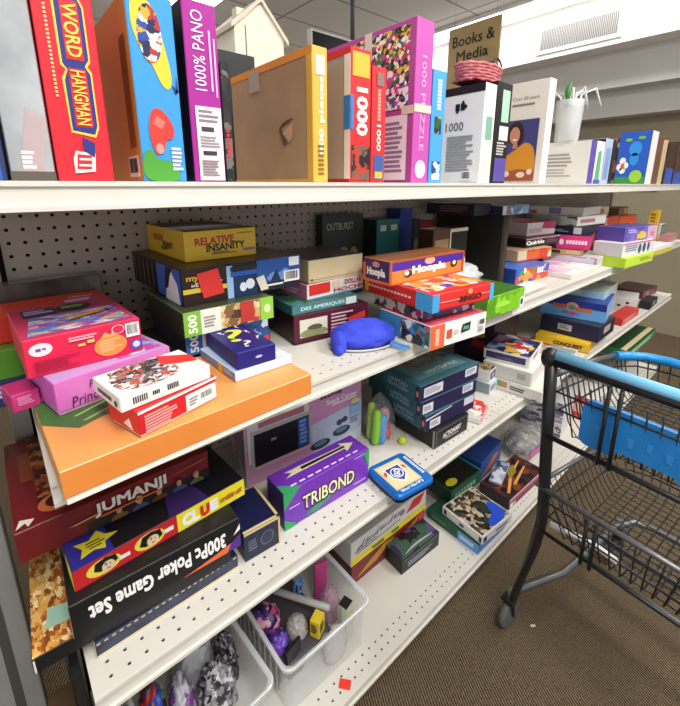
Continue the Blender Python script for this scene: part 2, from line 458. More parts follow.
def shelf(label, x0, x1, yf, z, depth_back=.985, base=False):
    t = thing('metal_shelf', label, 'shelf', ((x0+x1)/2, yf, z-.034), 0, 'steel shelves of the gondola')
    cx = (x0+x1)/2; a, b_ = x0-cx+.0008, x1-cx-.0008; Z = .034
    # punched strip behind the lip: two rows of holes one inch apart
    ys = .568-P/2-.002-yf if yf < .56 else .024
    nu = int((b_-a-.01)/P)
    xo = a+((.0319-P/2-cx-a) % P)
    nu = int((b_-xo)/P)
    perf('punched_strip', (xo, ys, Z), (1, 0, 0), (0, 1, 0), P, nu, 2, .0031, steel, t)
    bm = bmesh.new()
    def top(xa, ya, xb, yb): bm_box(bm, xa, ya, Z-.0015, xb, yb, Z)
    top(a, .004, b_, ys); top(a, ys+2*P, b_, depth_back-yf)
    if xo-a > .0005: top(a, ys, xo, ys+2*P)
    if b_-(xo+nu*P) > .0005: top(xo+nu*P, ys, b_, ys+2*P)
    bm_box(bm, a, .03, 0, a+.004, depth_back-yf, Z-.0015); bm_box(bm, b_-.004, .03, 0, b_, depth_back-yf, Z-.0015)
    from_bm('deck', bm, steel, t)
    boxmesh('hole_shade_sheet', xo+.0, ys, Z-.012, xo+nu*P, ys+2*P, Z-.011, mat('#1c1a18', .9), t)  # near-black sheet: shade below the punched holes put into its colour
    bm = bmesh.new()
    bm_box(bm, a, .0, Z-.006, b_, .004, Z); bm_box(bm, a, .003, .006, b_, .006, Z-.006)
    bm_box(bm, a, -.002, 0, b_, .006, .006)
    from_bm('front_lip', bm, noisy('#cfcbc2', '#d4d0c8', 6, .4, .01), t)
    for s in (a+.006, b_-.008):
        if not base: boxmesh('bracket', s, .15, -.02, s+.002, depth_back-yf+.0, .0, mat('#a59f94', .5), t)
    return t
Z2, Z3, Z4, ZT = 1.05, .683, .148, 1.4045
bays = ['left bay', 'middle bay', 'right bay']
for i in range(3):
    shelf('top cream steel shelf of the %s, at eye level with upright boxes on it' % bays[i], XB[i], XB[i+1], .58, ZT, .987)
    shelf('second cream steel shelf from the top in the %s' % bays[i], XB[i], XB[i+1], .544, Z2)
    shelf('third cream steel shelf from the top in the %s' % bays[i], XB[i], XB[i+1], .544, Z3)
    shelf('bottom cream steel shelf of the %s just above the carpet' % bays[i], XB[i], XB[i+1], .541, Z4, base=True)
tag(boxmesh('gondola_end_panel', -.014, .63, .15, -.002, .975, .645, mat('#1d1b1a', .6)), 'dark narrow gondola end panel under the left end of the third shelf', 'shelving')  # black leg panel at the left end of the gondola
# the far side of the gondola: its own top shelf, back to back with this one
t = thing('rear_shelf', 'cream top shelf on the far side of the gondola', 'shelf', (1.7, 1.24, 1.366))
boxmesh('deck', -1.75, -.20, .03, 1.75, .20, .034, steel, t); boxmesh('front_lip', -1.75, .196, 0, 1.75, .20, .03, steel, t)
boxmesh('bracket', -1.7, -.2, 0, -1.698, .19, .03, steel, t); boxmesh('bracket', 1.7, -.2, 0, 1.702, .19, .03, steel, t)
# grey steel end post of the next fixture, lower left
t = thing('end_post', 'grey steel post at the left edge beside the shelf end', 'post', (-.145, .93, 0))
boxmesh('column', -.13, -.03, 0, .075, .03, .95, noisy('#8c8a87', '#979592', 6, .45, .01), t, .002)
boxmesh('slot_strip', .03, -.032, .02, .045, -.03, .93, mat('#4d4b49', .5), t)

# ------------------------------------------------------------------ shopping cart
ct = thing('shopping_cart', 'black two-tier wire shopping cart with blue handle and blue flap', 'shopping cart', (.974, .352, 0), R(-5))
cb = mat('#1b1b1d', .38, .2, .5); blue = mat('#1f86c9', .32); sky = mat('#7cc4ee', .16, 0, .8); grey = mat('#6c6d70', .35, .6); rub = mat('#5a5b5d', .6)
W = -.46
tube('handle_bar', [(-.002, .012, .993), (-.002, W-.012, .993)], .0115, cb, ct, 10)
tube('handle_grip', [(-.001, -.012, 1.0085), (-.001, W+.012, 1.0085)], .0125, sky, ct, 12)
for s, y in ((1, 0), (-1, W)):
    q = lambda dy: y+s*dy
    blob('corner_cap', (0, q(.004), .996), (.038, .042, .056), cb, ct, 1, 0, 2, False)
    tube('post', [(0, q(0), 1.0), (.005, q(-.011), .8), (.014, q(-.021), .62), (.018, q(-.024), .54), (.024, q(-.012), .44), (.036, q(.014), .31), (.072, q(.042), .2), (.088, q(.058), .135)],
         [.0145, .0145, .0145, .0145, .0145, .0115, .0115, .0115], cb, ct, 10)
def caster(x, y):
    tube('caster_stem', [(x-.018, y-.012 if y > -.2 else y+.012, .16), (x-.012, y-.008 if y > -.2 else y+.008, .115)], .014, grey, ct, 10)
    bm = bmesh.new()
    for sx in (-.016, .016): add_tube(bm, [(x-.012+sx*.2, y+sx, .112), (x+sx*.0, y+sx, .05)], .005, 6)
    bm_box(bm, x-.026, y-.02, .106, x+.004, y+.02, .115)
    from_bm('caster_fork', bm, cb, ct)
    bm = bmesh.new()
    prof = [(.0, .011), (.022, .011), (.024, .008), (.036, .008), (.046, .010), (.05, .006), (.05, -.006), (.046, -.010), (.036, -.008), (.024, -.008), (.022, -.011), (0, -.011)]
    n = 28; rings = []
    for rr, w_ in prof[1:-1]:
        rings.append([bm.verts.new((x+rr*math.cos(2*math.pi*k/n), y+w_, .05+rr*math.sin(2*math.pi*k/n))) for k in range(n)])
    for A, B in zip(rings, rings[1:]):
        for k in range(n): bm.faces.new((A[k], A[(k+1) % n], B[(k+1) % n], B[k])).smooth = True
    bm.faces.new(rings[0]); bm.faces.new(list(reversed(rings[-1])))
    bmesh.ops.recalc_face_normals(bm, faces=bm.faces[:])
    from_bm('wheel', bm, rub, ct)
for p in ((.106, .073), (.106, W-.073), (.66, -.03), (.66, W+.03)): caster(*p)
# base frame: bent tube between the legs
tube('base_frame', [(.072, .042, .2), (.25, -.01, .19), (.6, -.03, .185), (.68, -.06, .185), (.70, -.12, .185), (.70, W+.12, .185), (.68, W+.06, .185), (.6, W+.03, .185), (.25, W+.01, .19), (.072, W-.042, .2)], .0115, grey, ct, 8)
for sy in (-.03, W+.03): tube('caster_stem', [(.648, sy, .185), (.648, sy, .11)], .013, grey, ct, 8)
tube('base_crossbar', [(.36, -.015, .19), (.36, W+.015, .19)], .010, grey, ct, 8)
tube('base_crossbar', [(.50, -.022, .188), (.50, W+.022, .188)], .010, grey, ct, 8)
def basket(name, z0, zn, zf, af, ins, rail_r, near_rails, fine=.027):
    """wire basket: near end at a=0, far end at a=af, rim from zn (near) to zf (far), floor z0"""
    bm = bmesh.new(); r = .0019
    def rim(a): return zn+(zf-zn)*a/af
    yl, yr = -.012, W+.012; il, ir = yl-ins, yr+ins
    a0b, afb = .015, af-ins
    # long wires over near wall, floor, far wall
    n = int((yl-yr)/fine)
    for i in range(1, n):
        f = i/n; yt = yl+(yr-yl)*f; yb = il+(ir-il)*f
        add_tube(bm, [(0, yt, zn), (a0b, yb, z0+.012), (a0b+.03, yb, z0), (afb-.05, yb, z0), (afb-.015, yb, z0+.02), (af, yt, zf)], r, 4)
    m_ = int(af/fine)
    for i in range(1, m_):
        a = af*i/m_; ab = a0b+(afb-a0b)*i/m_
        add_tube(bm, [(a, yl, rim(a)), (ab, il, z0+.03), (ab, il-.025, z0), (ab, ir+.025, z0), (ab, ir, z0+.03), (a, yr, rim(a))], r, 4)
    for k in near_rails:     # hoops round the walls
        pts = []
        for (a, y, s) in ((0, yl, 1), (af*.8, yl, 1), (af*.95, yl-.03, 1), (af, yl-.09, 1), (af, yr+.09, 1), (af*.95, yr+.03, 1), (af*.8, yr, 1), (0, yr, 1)):
            z = z0+(rim(a)-z0)*k; sh = (1-k)
            yy = y-(ins*sh if y > -.2 else -ins*sh)
            pts.append((a-(ins*sh if a > af*.5 else -.015*sh), yy, z))
        add_tube(bm, pts, .0026, 5, closed=True)
    bmesh.ops.recalc_face_normals(bm, faces=bm.faces[:])
    return from_bm(name, bm, cb, ct)
basket('upper_basket', .80, .955, .905, .45, .03, .006, (.45, .75))
basket('lower_basket', .515, .645, .585, .47, .05, .006, (.4, .72))
for z, nm in ((.797, 'end_rail'), (.642, 'end_rail'), (.513, 'end_rail')):
    tube(nm, [(-.004+(.8-z)*.05, -.012, z), (-.004+(.8-z)*.05, W+.012, z)], .0065 if z > .6 else .005, cb if z != .642 else grey, ct, 8)
for y in (-.135, -.155): tube('end_rod', [(-.009, y, .642), (-.009, y, .513)], .0045, cb, ct, 6)
for y in (-.135, -.158): tube('end_rod', [(-.016, y, .985), (-.016, y, .795)], .0045, cb, ct, 6)
def rimpath(z0, z1, af, dy=0):
    return [(0, -.006+dy, z0), (af*.55, -.006+dy, z0+(z1-z0)*.55), (af*.78, -.012+dy, z0+(z1-z0)*.8)], [(af*.78, -.012, z0+(z1-z0)*.8), (af*.9, -.03, z1), (af*.97, -.06, z1), (af, -.11, z1), (af, W+.11, z1), (af*.97, W+.06, z1), (af*.9, W+.03, z1), (af*.78, W+.012, z0+(z1-z0)*.8)]
a, b_ = rimpath(.955, .908, .455)
tube('rim_tube', a, .0085, grey, ct, 8); tube('rim_tube', [(x, W-y, z) for x, y, z in a], .0085, grey, ct, 8)
tube('rim_bumper', b_, .0135, blue, ct, 12)
a, b_ = rimpath(.645, .588, .475)
tube('rim_tube', a+b_[1:]+[(x, W-y, z) for x, y, z in reversed(a)][1:], .006, grey, ct, 8)
# blue fold-up flap at the near end
bm = bmesh.new()
def rr(y, z, cy, cz, r, a0, a1, n=5): return [(y+cy*r+r*math.cos(R(a0+(a1-a0)*i/n)), z+cz*r+r*math.sin(R(a0+(a1-a0)*i/n))) for i in range(n+1)]
yl, yr, zt, zb = -.082, W+.082, .928, .815
P2 = rr(yl, zt, -1, -1, .022, 0, 90)+rr(yr, zt, 1, -1, .022, 90, 180)+rr(yr, zb, 1, 1, .018, 180, 270)+[(W/2-.05, zb), (W/2-.035, zb+.018), (W/2+.065, zb+.018), (W/2+.08, zb)]+rr(yl, zb, -1, 1, .018, 270, 360)
A = [bm.verts.new((.004, y, z)) for y, z in P2]; B = [bm.verts.new((.016, y, z)) for y, z in P2]
bm.faces.new(A); bm.faces.new(list(reversed(B)))
for i in range(len(A)): bm.faces.new((A[i], A[i-1], B[i-1], B[i]))
bmesh.ops.recalc_face_normals(bm, faces=bm.faces[:])
flap = from_bm('seat_flap', bm, noisy('#1b72bb', '#2380c8', 20, .3, .05), ct)
for i in range(8):
    boxmesh('embossed_mark', .0025, -.11-.034*i-.010, .862-.004*(i % 3), .0042, -.11-.034*i, .876+.004*(i % 2), mat('#3288cc', .3), flap)
bm = bmesh.new()
add_tube(bm, [(.03, -.04, .53), (.05, -.09, .525), (.06, -.14, .525), (.05, -.19, .53)], .008, 6)
from_bm('white_strap', bm, mat('#d8d8d6', .4), ct)
# ------------------------------------------------------------------ top shelf: boxes standing on end
G1 = 'boxes standing on the top shelf'
RED, YEL, MAG, BLU, ORG, GRN = '#d8232f', '#f0c32b', '#a3238f', '#2a86c8', '#e8892c', '#5f9a2c'
def tape(face, u0, v0, u1, v1): return ('r', face, u0, v0, u1, v1, '#d8cbb0', 'tape')
upright('puzzle_box', 'dark blue and red box cut by the left edge, on the top shelf', -.02, .026, .27, .2, '#27325c', {'front': art(['#27325c', '#6d1a22', '#1a1a22', '#3d4f96'], 30, 3), 'left': '#1a1a20'}, [('r', 'front', .1, .0, .9, .22, '#2f55a8', 'picture')], cat='game box')
upright('game_box', 'shiny silver box with faint red print, left of the red spine', .029, .0715, .236, .24, noisy('#9ea2a6', '#dfe2e4', 9, .18, .1, .85), {}, [('p', 'front', [(.2, 0), (.75, 0), (.95, .3), (.55, .34)], noisy('#b8a0a4', '#c9b6b8', 20, .25, .05, .5), 'picture'), ('l', 'front', .3, .05, .6, .14, 4, '#e8e6e6'), ('r', 'front', 0, 0, 1, .045, '#57504a', 'edge_band')], cat='game box')
word = [('p', 'front', [(.34, 0.2394), (.76, 0.22), (.84, 0.2685), (.84, 0.5306), (.78, 0.5549), (.84, 0.5791), (.84, 0.8218), (.74, 0.88), (.4, 0.88), (.32, 0.8412), (.32, 0.55), (.4, 0.5306), (.32, 0.4918)], '#f3c64a', 'title_border'),
 ('p', 'front', [(.37, 0.2491), (.75, 0.2346), (.81, 0.2782), (.81, 0.5209), (.73, 0.5549), (.81, 0.5888), (.81, 0.8169), (.73, 0.8654), (.42, 0.8654), (.36, 0.8315), (.36, 0.5597), (.43, 0.5306), (.36, 0.4821)], '#27327e', 'title_panel'),
 ('r', 'front', .44, 0.2685, .74, 0.5403, '#c9252f', 'title_inset'), ('r', 'front', .44, 0.5791, .74, 0.8412, '#c9252f', 'title_inset'),
 ('t', 'front', .59, 0.7101, .056, .015, 'WORD', '#f3d455', -90, 'title', .015), ('t', 'front', .59, 0.4044, .060, .015, 'HANGMAN', '#f3d455', -90, 'title', .01),
 ('mp', 'front', [rc(.17, v, .215, v+.010) for v in [.40+.018*i for i in range(24)]], '#f0c88c', 'small_print'),
 ('p', 'front', [(.30, .04), (.66, .05), (.70, .14), (.36, .15), (.30, .11)], '#f1e9e4', 'emblem'), ('p', 'front', [(.34, .06), (.60, .06), (.63, .13), (.38, .135)], '#d8232f', 'emblem'), ('mp', 'front', [rc(.38, .075, .60, .085), rc(.40, .105, .61, .115)], '#f1e9e4', 'emblem'), ('p', 'front', [(.52, .15), (.68, .12), (.72, .19), (.5, .22)], '#27327e', 'emblem')]
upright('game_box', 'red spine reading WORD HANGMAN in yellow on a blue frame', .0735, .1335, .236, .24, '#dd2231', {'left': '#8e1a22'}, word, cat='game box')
cblue = [('p', 'front', [(.12, .98), (.55, .97), (.72, .78), (.86, .60), (.8, .52), (.62, .53), (.42, .66), (.15, .75), (.06, .86)], '#ecc63c', 'picture'), ('e', 'front', .44, .80, .26, .15, art(['#2b4a9a', '#e8e4da', '#b0302c', '#20264e', '#d9a43a'], 110, 2), 'picture'),
 ('p', 'front', [(.84, .55), (.98, .52), (.95, .6), (.9, .5)], '#1d3d88', 'picture'),
 ('p', 'front', [(.2, .30), (.3, .40), (.46, .42), (.66, .38), (.8, .31), (.76, .25), (.56, .24), (.52, .17), (.34, .15), (.26, .2)], '#d93c34', 'picture'), ('p', 'front', [(.3, .33), (.42, .37), (.6, .34), (.5, .30)], '#e8746a', 'picture'), ('e', 'front', .42, .19, .09, .03, '#e8908a', 'picture'),
 ('p', 'front', [(0, 0), (.8, 0), (.86, .05), (.6, .13), (.35, .12), (.2, .2), (0, .14)], '#4c9a35', 'picture'), ('l', 'front', .68, .06, .92, .2, 6, '#e9eef4'),
 ('b', 'left', .72, .03, .93, .15), ('mp', 'left', [rc(.80, v, .93, v+.006) for v in [.2+.011*i for i in range(55)]], '#7c4a10', 'small_print')]
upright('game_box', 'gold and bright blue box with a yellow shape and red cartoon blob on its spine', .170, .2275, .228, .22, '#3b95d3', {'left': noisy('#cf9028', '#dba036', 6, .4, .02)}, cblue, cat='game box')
upright('puzzle_box', 'magenta spine reading 1000% PANO with a white panel of print', .240, .2875, .236, .24, MAG, {'left': '#1d1320'}, [('t', 'front', .40, .74, .10, .017, '1000% PANO', '#f3e6f1', 90, 'title', .0), ('mp', 'front', [rc(.72, .53, .78, .86), rc(.86, .50, .91, .82)], '#e0b4da', 'small_print'), ('r', 'front', .16, .01, .96, .44, '#efe9e4', 'print_panel'), ('l', 'front', .24, .34, .88, .42, 3, '#8a7a84'), ('l', 'front', .3, .28, .8, .325, 1, '#4a3c46'), ('l', 'front', .24, .20, .88, .27, 4, '#9a8c94'), ('l', 'front', .3, .145, .85, .185, 1, '#3e323a'), ('l', 'front', .24, .03, .88, .13, 6, '#8a7a84')], cat='jigsaw puzzle')
upright('puzzle_box', 'thin black spine with red lettering between the magenta and the bare cardboard box', .289, .303, .167, .2, '#1d1b1d', {'front': art(['#1b191b', '#2a2728', '#6b6562', '#16151a'], 60, 5)}, [('mp', 'front', [rc(.3, .22+.035*i, .62, .243+.035*i) for i in range(7)], '#d8333c', 'lettering')], cat='jigsaw puzzle')
upright('puzzle_box', 'plain brown cardboard puzzle box with worn yellow edges and torn side', .4555, .488, .222, .295, noisy('#e2a83c', '#e9b64e', 20, .5, .03), {'left': noisy('#a3805f', '#b08d6a', 14, .75, .05), 'top': '#dc8a2a'}, [('r', 'left', 0, .94, 1, 1, '#de8a2c', 'edge_strip'), ('r', 'left', .0, 0, 1, .03, '#dba23a', 'edge_strip'), ('r', 'left', .945, .03, 1, .94, '#dca83f', 'edge_strip'), ('p', 'left', [(.63, .47), (.80, .50), (.80, .52), (.66, .49), (.67, .42), (.74, .33), (.69, .30), (.66, .38)], '#5b3d28', 'tear'), ('p', 'left', [(.68, .41), (.80, .49), (.79, .36), (.75, .33)], '#c39a72', 'tear'), ('r', 'left', .28, .80, .42, .97, '#a89a8a', 'tape'),
 ('t', 'front', .58, .48, .14, .013, '1000 pieces', '#f5eedd', 90, 'title', .03), ('r', 'front', .2, .8, .8, .94, '#d8d3c2', 'label'), ('mp', 'front', [rc(.3, .06+i*.035, .7, .08+i*.035) for i in range(7)], '#8b6a26', 'small_print')])
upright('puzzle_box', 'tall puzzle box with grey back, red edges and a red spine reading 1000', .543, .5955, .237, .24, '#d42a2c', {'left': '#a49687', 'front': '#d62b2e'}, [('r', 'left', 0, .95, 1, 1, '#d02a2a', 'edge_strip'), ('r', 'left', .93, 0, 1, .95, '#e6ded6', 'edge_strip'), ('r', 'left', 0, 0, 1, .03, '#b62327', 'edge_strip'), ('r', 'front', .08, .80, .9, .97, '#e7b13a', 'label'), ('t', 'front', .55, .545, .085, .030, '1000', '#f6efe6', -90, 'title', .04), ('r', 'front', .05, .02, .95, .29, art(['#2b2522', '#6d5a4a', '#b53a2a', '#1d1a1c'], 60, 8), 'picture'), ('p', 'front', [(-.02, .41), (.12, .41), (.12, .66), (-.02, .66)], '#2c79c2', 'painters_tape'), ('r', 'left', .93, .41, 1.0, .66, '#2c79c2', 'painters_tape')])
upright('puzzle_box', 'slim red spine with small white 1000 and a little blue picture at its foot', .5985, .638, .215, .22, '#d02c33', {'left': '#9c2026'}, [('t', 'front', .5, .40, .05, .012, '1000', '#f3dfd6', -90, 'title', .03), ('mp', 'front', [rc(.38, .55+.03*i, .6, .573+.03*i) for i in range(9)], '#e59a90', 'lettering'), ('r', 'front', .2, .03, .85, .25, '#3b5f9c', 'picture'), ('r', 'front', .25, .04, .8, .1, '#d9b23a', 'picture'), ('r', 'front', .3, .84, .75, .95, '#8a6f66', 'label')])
pk = [('r', 'left', .30, .62, .95, .97, art(['#241c24', '#efe6ea', '#c23f8c', '#3a6f4a', '#e0b23a', '#b83a33', '#f2eef0', '#2a2030'], 120, 4), 'picture'), ('r', 'left', 0, .8, .30, .9, art(['#241c24', '#efe6ea', '#c23f8c', '#3a6f4a', '#f2eef0'], 120, 5), 'picture'), ('r', 'left', .72, .48, .95, .62, art(['#241c24', '#efe6ea', '#c23f8c', '#3a5f8a', '#f2eef0'], 120, 9), 'picture'), ('r', 'left', .72, .02, .95, .44, '#e8dfea', 'print_panel'), ('l', 'left', .76, .06, .92, .40, 11, '#8f7a98'),
 ('t', 'front', .5, .50, .19, .015, '1000 PUZZLE', '#eab7dd', -90, 'title', .0), ('e', 'front', .5, .09, .32, .06, '#ead6e4', 'emblem'), ('r', 'front', -.0, .45, 1, .5, '#d9cbb8', 'tape'), ('r', 'left', .55, .82, .62, 1, '#d9c9c0', 'tape'), ('r', 'left', .90, .44, 1, .49, '#d9cbb8', 'tape')]
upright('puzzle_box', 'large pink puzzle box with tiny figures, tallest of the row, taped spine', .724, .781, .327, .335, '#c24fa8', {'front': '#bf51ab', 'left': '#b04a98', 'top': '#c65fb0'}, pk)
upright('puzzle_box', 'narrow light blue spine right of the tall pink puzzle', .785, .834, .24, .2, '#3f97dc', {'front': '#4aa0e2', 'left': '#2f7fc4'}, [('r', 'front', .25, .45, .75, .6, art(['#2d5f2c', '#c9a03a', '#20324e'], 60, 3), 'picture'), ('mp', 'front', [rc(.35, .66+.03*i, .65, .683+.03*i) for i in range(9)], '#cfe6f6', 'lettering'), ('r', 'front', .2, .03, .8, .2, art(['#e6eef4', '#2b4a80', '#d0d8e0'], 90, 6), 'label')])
upright('puzzle_box', 'white puzzle box with black top edge and 1000 on its side', .999, 1.053, .245, .132, '#efece6', {'left': '#ebe8e2', 'top': '#1c1b1d'}, [('r', 'left', 0, .92, 1, 1, '#1d1c1e', 'edge_strip'), ('r', 'left', 0, 0, .05, .92, '#2b2a2b', 'edge_strip'), ('t', 'left', .36, .60, .055, .022, '1000', '#4a4846', 0, 'title', 0), ('mp', 'left', [rc(.36, .76, .46, .83), rc(.48, .76, .58, .83), ell(.41, .75, .03, .018, 10), ell(.53, .84, .03, .018, 10), ell(.6, .795, .03, .02, 10)], '#1c1b1d', 'emblem'), ('l', 'left', .2, .12, .85, .5, 12, '#97938c'), ('b', 'left', .6, .03, .82, .13), ('r', 'front', .25, .45, .8, .68, '#7fae94', 'label'), ('r', 'front', .2, .1, .85, .3, '#d7d3ca', 'label')])
upright('puzzle_box', 'black spine with pale green label right of the white 1000 box', 1.0575, 1.134, .257, .13, '#1a191b', {}, [('r', 'front', .35, .62, .85, .93, '#a9cdb8', 'label'), ('r', 'front', .3, .44, .9, .58, '#e7e4de', 'label'), ('r', 'front', .15, .02, .95, .26, '#5a4c9a', 'picture'), ('l', 'front', .2, .28, .9, .42, 5, '#b8b4ae')])
bk = [('t', 'left', .50, .84, .085, .014, 'Over 30 years', '#7a7468', 0, 'title', 0), ('l', 'left', .2, .76, .72, .795, 1, '#8a8478'), ('r', 'left', .0, .03, .86, .64, '#45457c', 'photo'),
 ('p', 'left', [(.0, .03), (.86, .03), (.84, .34), (.62, .43), (.42, .36), (.2, .30), (.0, .22)], '#d9922f', 'photo_jacket'), ('p', 'left', [(.22, .62), (.46, .63), (.56, .5), (.5, .38), (.22, .40), (.12, .5)], '#3a211c', 'photo_hair'), ('e', 'left', .33, .49, .12, .085, '#c98f72', 'photo_face'), ('p', 'left', [(.28, .455), (.40, .455), (.36, .435), (.31, .435)], '#e9dcd4', 'photo_smile'), ('p', 'left', [(.30, .36), (.42, .36), (.40, .43), (.31, .42)], '#c08568', 'photo_neck'), ('p', 'left', [(.0, .03), (.86, .03), (.86, .12), (.5, .15), (.2, .12), (0, .15)], '#a8563a', 'photo_table'), ('mp', 'left', [ell(.2, .10, .08, .03), ell(.55, .09, .1, .03), ell(.75, .12, .06, .03)], '#ead9c2', 'photo_food')]
upright('book', 'tall white book with a photo of a smiling person in an orange jacket', 1.357, 1.40, .31, .142, '#e9e4da', {}, bk, cat='book', group=G1)
upright('puzzle_box', 'white box back with lines of small grey print, low beside the tall white book', 1.758, 1.815, .158, .215, '#e8e5e0', {'left': '#e9e6e0'}, [('l', 'left', .12, .38, .72, .72, 4, '#a5a19a'), ('l', 'left', .12, .14, .72, .36, 3, '#bcb8b0'), ('r', 'front', 0, 0, 1, 1, '#5c4aa0', 'spine_band')])
upright('puzzle_box', 'white and green spine right of the low white box', 1.82, 1.905, .16, .2, '#dfe6e2', {'top': '#23252a', 'left': '#1d1f26'}, [('p', 'front', [(.2, .1), (.75, .1), (.65, .8), (.25, .75)], '#63a877', 'picture'), ('r', 'front', .05, .0, .9, .1, '#4b58a8', 'picture')])
upright('puzzle_box', 'pale blue and black spine beside the bright blue flower box', 1.91, 2.03, .175, .2, '#a9bad6', {'top': '#1c1d22', 'left': '#22242c'}, [('r', 'front', .68, 0, 1, 1, '#23222a', 'spine_band'), ('r', 'front', .15, .1, .55, .8, '#7f97c4', 'picture')])
kd = [('mp', 'left', [ell(.55, .68, .2, .14), ell(.55, .48, .14, .12)], '#2f8fe0', 'picture'), ('mp', 'left', [ell(.20, .45, .1, .07), ell(.30, .36, .1, .07), ell(.22, .27, .1, .07), ell(.12, .33, .1, .07)], '#f1ede6', 'flower_petals'), ('e', 'left', .21, .36, .06, .045, '#d8623a', 'flower_heart'), ('r', 'left', 0, 0, 1, .14, '#3c8f4a', 'picture'), ('e', 'left', .68, .15, .2, .12, '#9bcc3e', 'picture'), ('mp', 'left', [ell(.3, .85, .12, .03), ell(.7, .88, .12, .03)], '#7ab642', 'picture'), ('r', 'front', 0, 0, 1, 1, '#e8e8ea', 'spine_band')]
upright('puzzle_box', 'bright blue box with white flower and green spots facing along the top shelf', 2.54, 2.65, .255, .135, '#2157b8', {'left': '#2458bd', 'top': '#243f8a'}, kd)
upright('puzzle_box', 'brown and cream spine right of the bright blue flower box', 2.66, 2.86, .24, .2, '#6f4a34', {'left': art(['#7a4a34', '#d8c9b0', '#4a2c22', '#b9784a'], 20, 4)}, [('r', 'front', .55, 0, 1, .95, '#cbb48e', 'spine_band')])
upright('puzzle_box', 'dark brown box with pale figure at the right end of the top shelf', 2.90, 3.08, .22, .2, '#3b2820', {'left': art(['#3b2820', '#d5c6ae', '#7c3d2c', '#241a18'], 16, 6)}, [('p', 'left', [(.1, .2), (.5, .6), (.9, .7), (.6, .2)], '#d8cbb4', 'picture'), ('r', 'front', .1, 0, 1, .4, '#2f56b0', 'picture')])
upright('puzzle_box', 'last dark box on the top shelf with blue foot, half hidden at the photo edge', 3.12, 3.40, .24, .22, '#4c2f26', {'left': '#5a372a'}, [('r', 'front', 0, 0, 1, .3, '#2e55ad', 'picture')])
# behind the row
p = at_y(580, 141, .9)
t = carton('picture_frame', 'dark framed flat box leaning behind the low white box', 1.98, .90, 1.4045, 0, .42, .05, .185, '#e6e3de', {'front': '#e6e2da', 'top': '#1f1f22'}, [('r', 'front', 0, .92, 1, 1, '#222226', 'edge_strip'), ('r', 'front', .15, .7, .5, .8, '#b2423c', 'picture')], cat='box', group=G1)
# basket on the boxes
bx, by, bz = 1.12, .73, 1.4045+.2580
t = thing('wicker_basket', 'small pink woven basket with dark loop handles on top of the black boxes', 'basket', (1.065, .666, bz))
bm = bmesh.new()
a_, b_, hh = .074, .040, .034
for k in range(6):
    z = .004+hh*k/5; s = 1+.14*k/5
    add_tube(bm, [(a_*s*math.cos(2*math.pi*i/24), b_*s*math.sin(2*math.pi*i/24), z+(.0016 if (i+k) % 2 else -.0016)) for i in range(24)], .0045, 5, closed=True)
for i in range(24):
    c, s_ = math.cos(2*math.pi*i/24), math.sin(2*math.pi*i/24)
    add_tube(bm, [(a_*.99*c, b_*.99*s_, .001), (a_*1.15*c, b_*1.15*s_, hh+.004)], .0022, 4)
from_bm('weave', bm, noisy('#b5525c', '#d98489', 60, .6, .1), t)
bm = bmesh.new(); bm_box(bm, -.065, -.038, 0, .065, .038, .004); from_bm('base', bm, mat('#a54a55'), t)
for s in (-1, 1):
    tube('handle', [(.080+s*.008+.024*math.cos(R(q)), s*.012, hh+.014+.026*math.sin(R(q))) for q in range(-60, 260, 20)], .0028, mat('#222225', .3, .4), t, 6)
t = thing('plastic_cup', 'clear plastic cup of white paper strips standing on the low white box', 'cup', (1.776, .70, 1.5632))
bm = bmesh.new(); add_tube(bm, [(0, 0, .0), (0, 0, .005), (0, 0, .07), (0, 0, .12), (0, 0, .15)], [.038, .042, .045, .047, .050], 16); from_bm('cup_wall', bm, film('#eef1f2', .5), t)
for i in range(9):
    a = i*.7; s = .03+.012*(i % 4)
    tube('paper_strip', [(0.01*math.cos(a), .01*math.sin(a), .02), (s*.7*math.cos(a), s*.5*math.sin(a), .16+.01*(i % 3)), (s*1.6*math.cos(a)+.03, s*math.sin(a), .19), (s*2*math.cos(a)+.06, s*1.2*math.sin(a), .13)], .004, mat('#ecebe8'), t, 5)
bm = bmesh.new(); add_tube(bm, [(-.03, 0, .12), (-.04, 0, .18), (-.02, 0, .22)], [.004, .012, .002], 8); from_bm('leaf', bm, mat('#3f7a38'), t)
# white model house behind the cardboard box
p0, p1, p2 = at_y(222, 32, 1.3), at_y(247, 12, 1.3), at_y(270, 42, 1.3)
t = thing('doll_house', 'cream wooden doll house with pointed gable behind the cardboard box', 'doll house', ((p0.x+p2.x)/2, 1.3, 1.4))
hwid = (p2.x-p0.x)/2; he = p2.z-1.4-.0; ha = p1.z-1.4
bm = bmesh.new()
P2 = [(-hwid, 0), (hwid, 0), (hwid, he-.01), (p1.x-(p0.x+p2.x)/2, ha), (-hwid, he-.0)]
A = [bm.verts.new((x, -.08, z)) for x, z in P2]; B = [bm.verts.new((x, .10, z)) for x, z in P2]
bm.faces.new(A); bm.faces.new(list(reversed(B)))
for i in range(5): bm.faces.new((A[i], A[i-1], B[i-1], B[i]))
bmesh.ops.recalc_face_normals(bm, faces=bm.faces[:])
from_bm('walls', bm, noisy('#e6dfcb', '#ece6d4', 10, .6, .02), t)
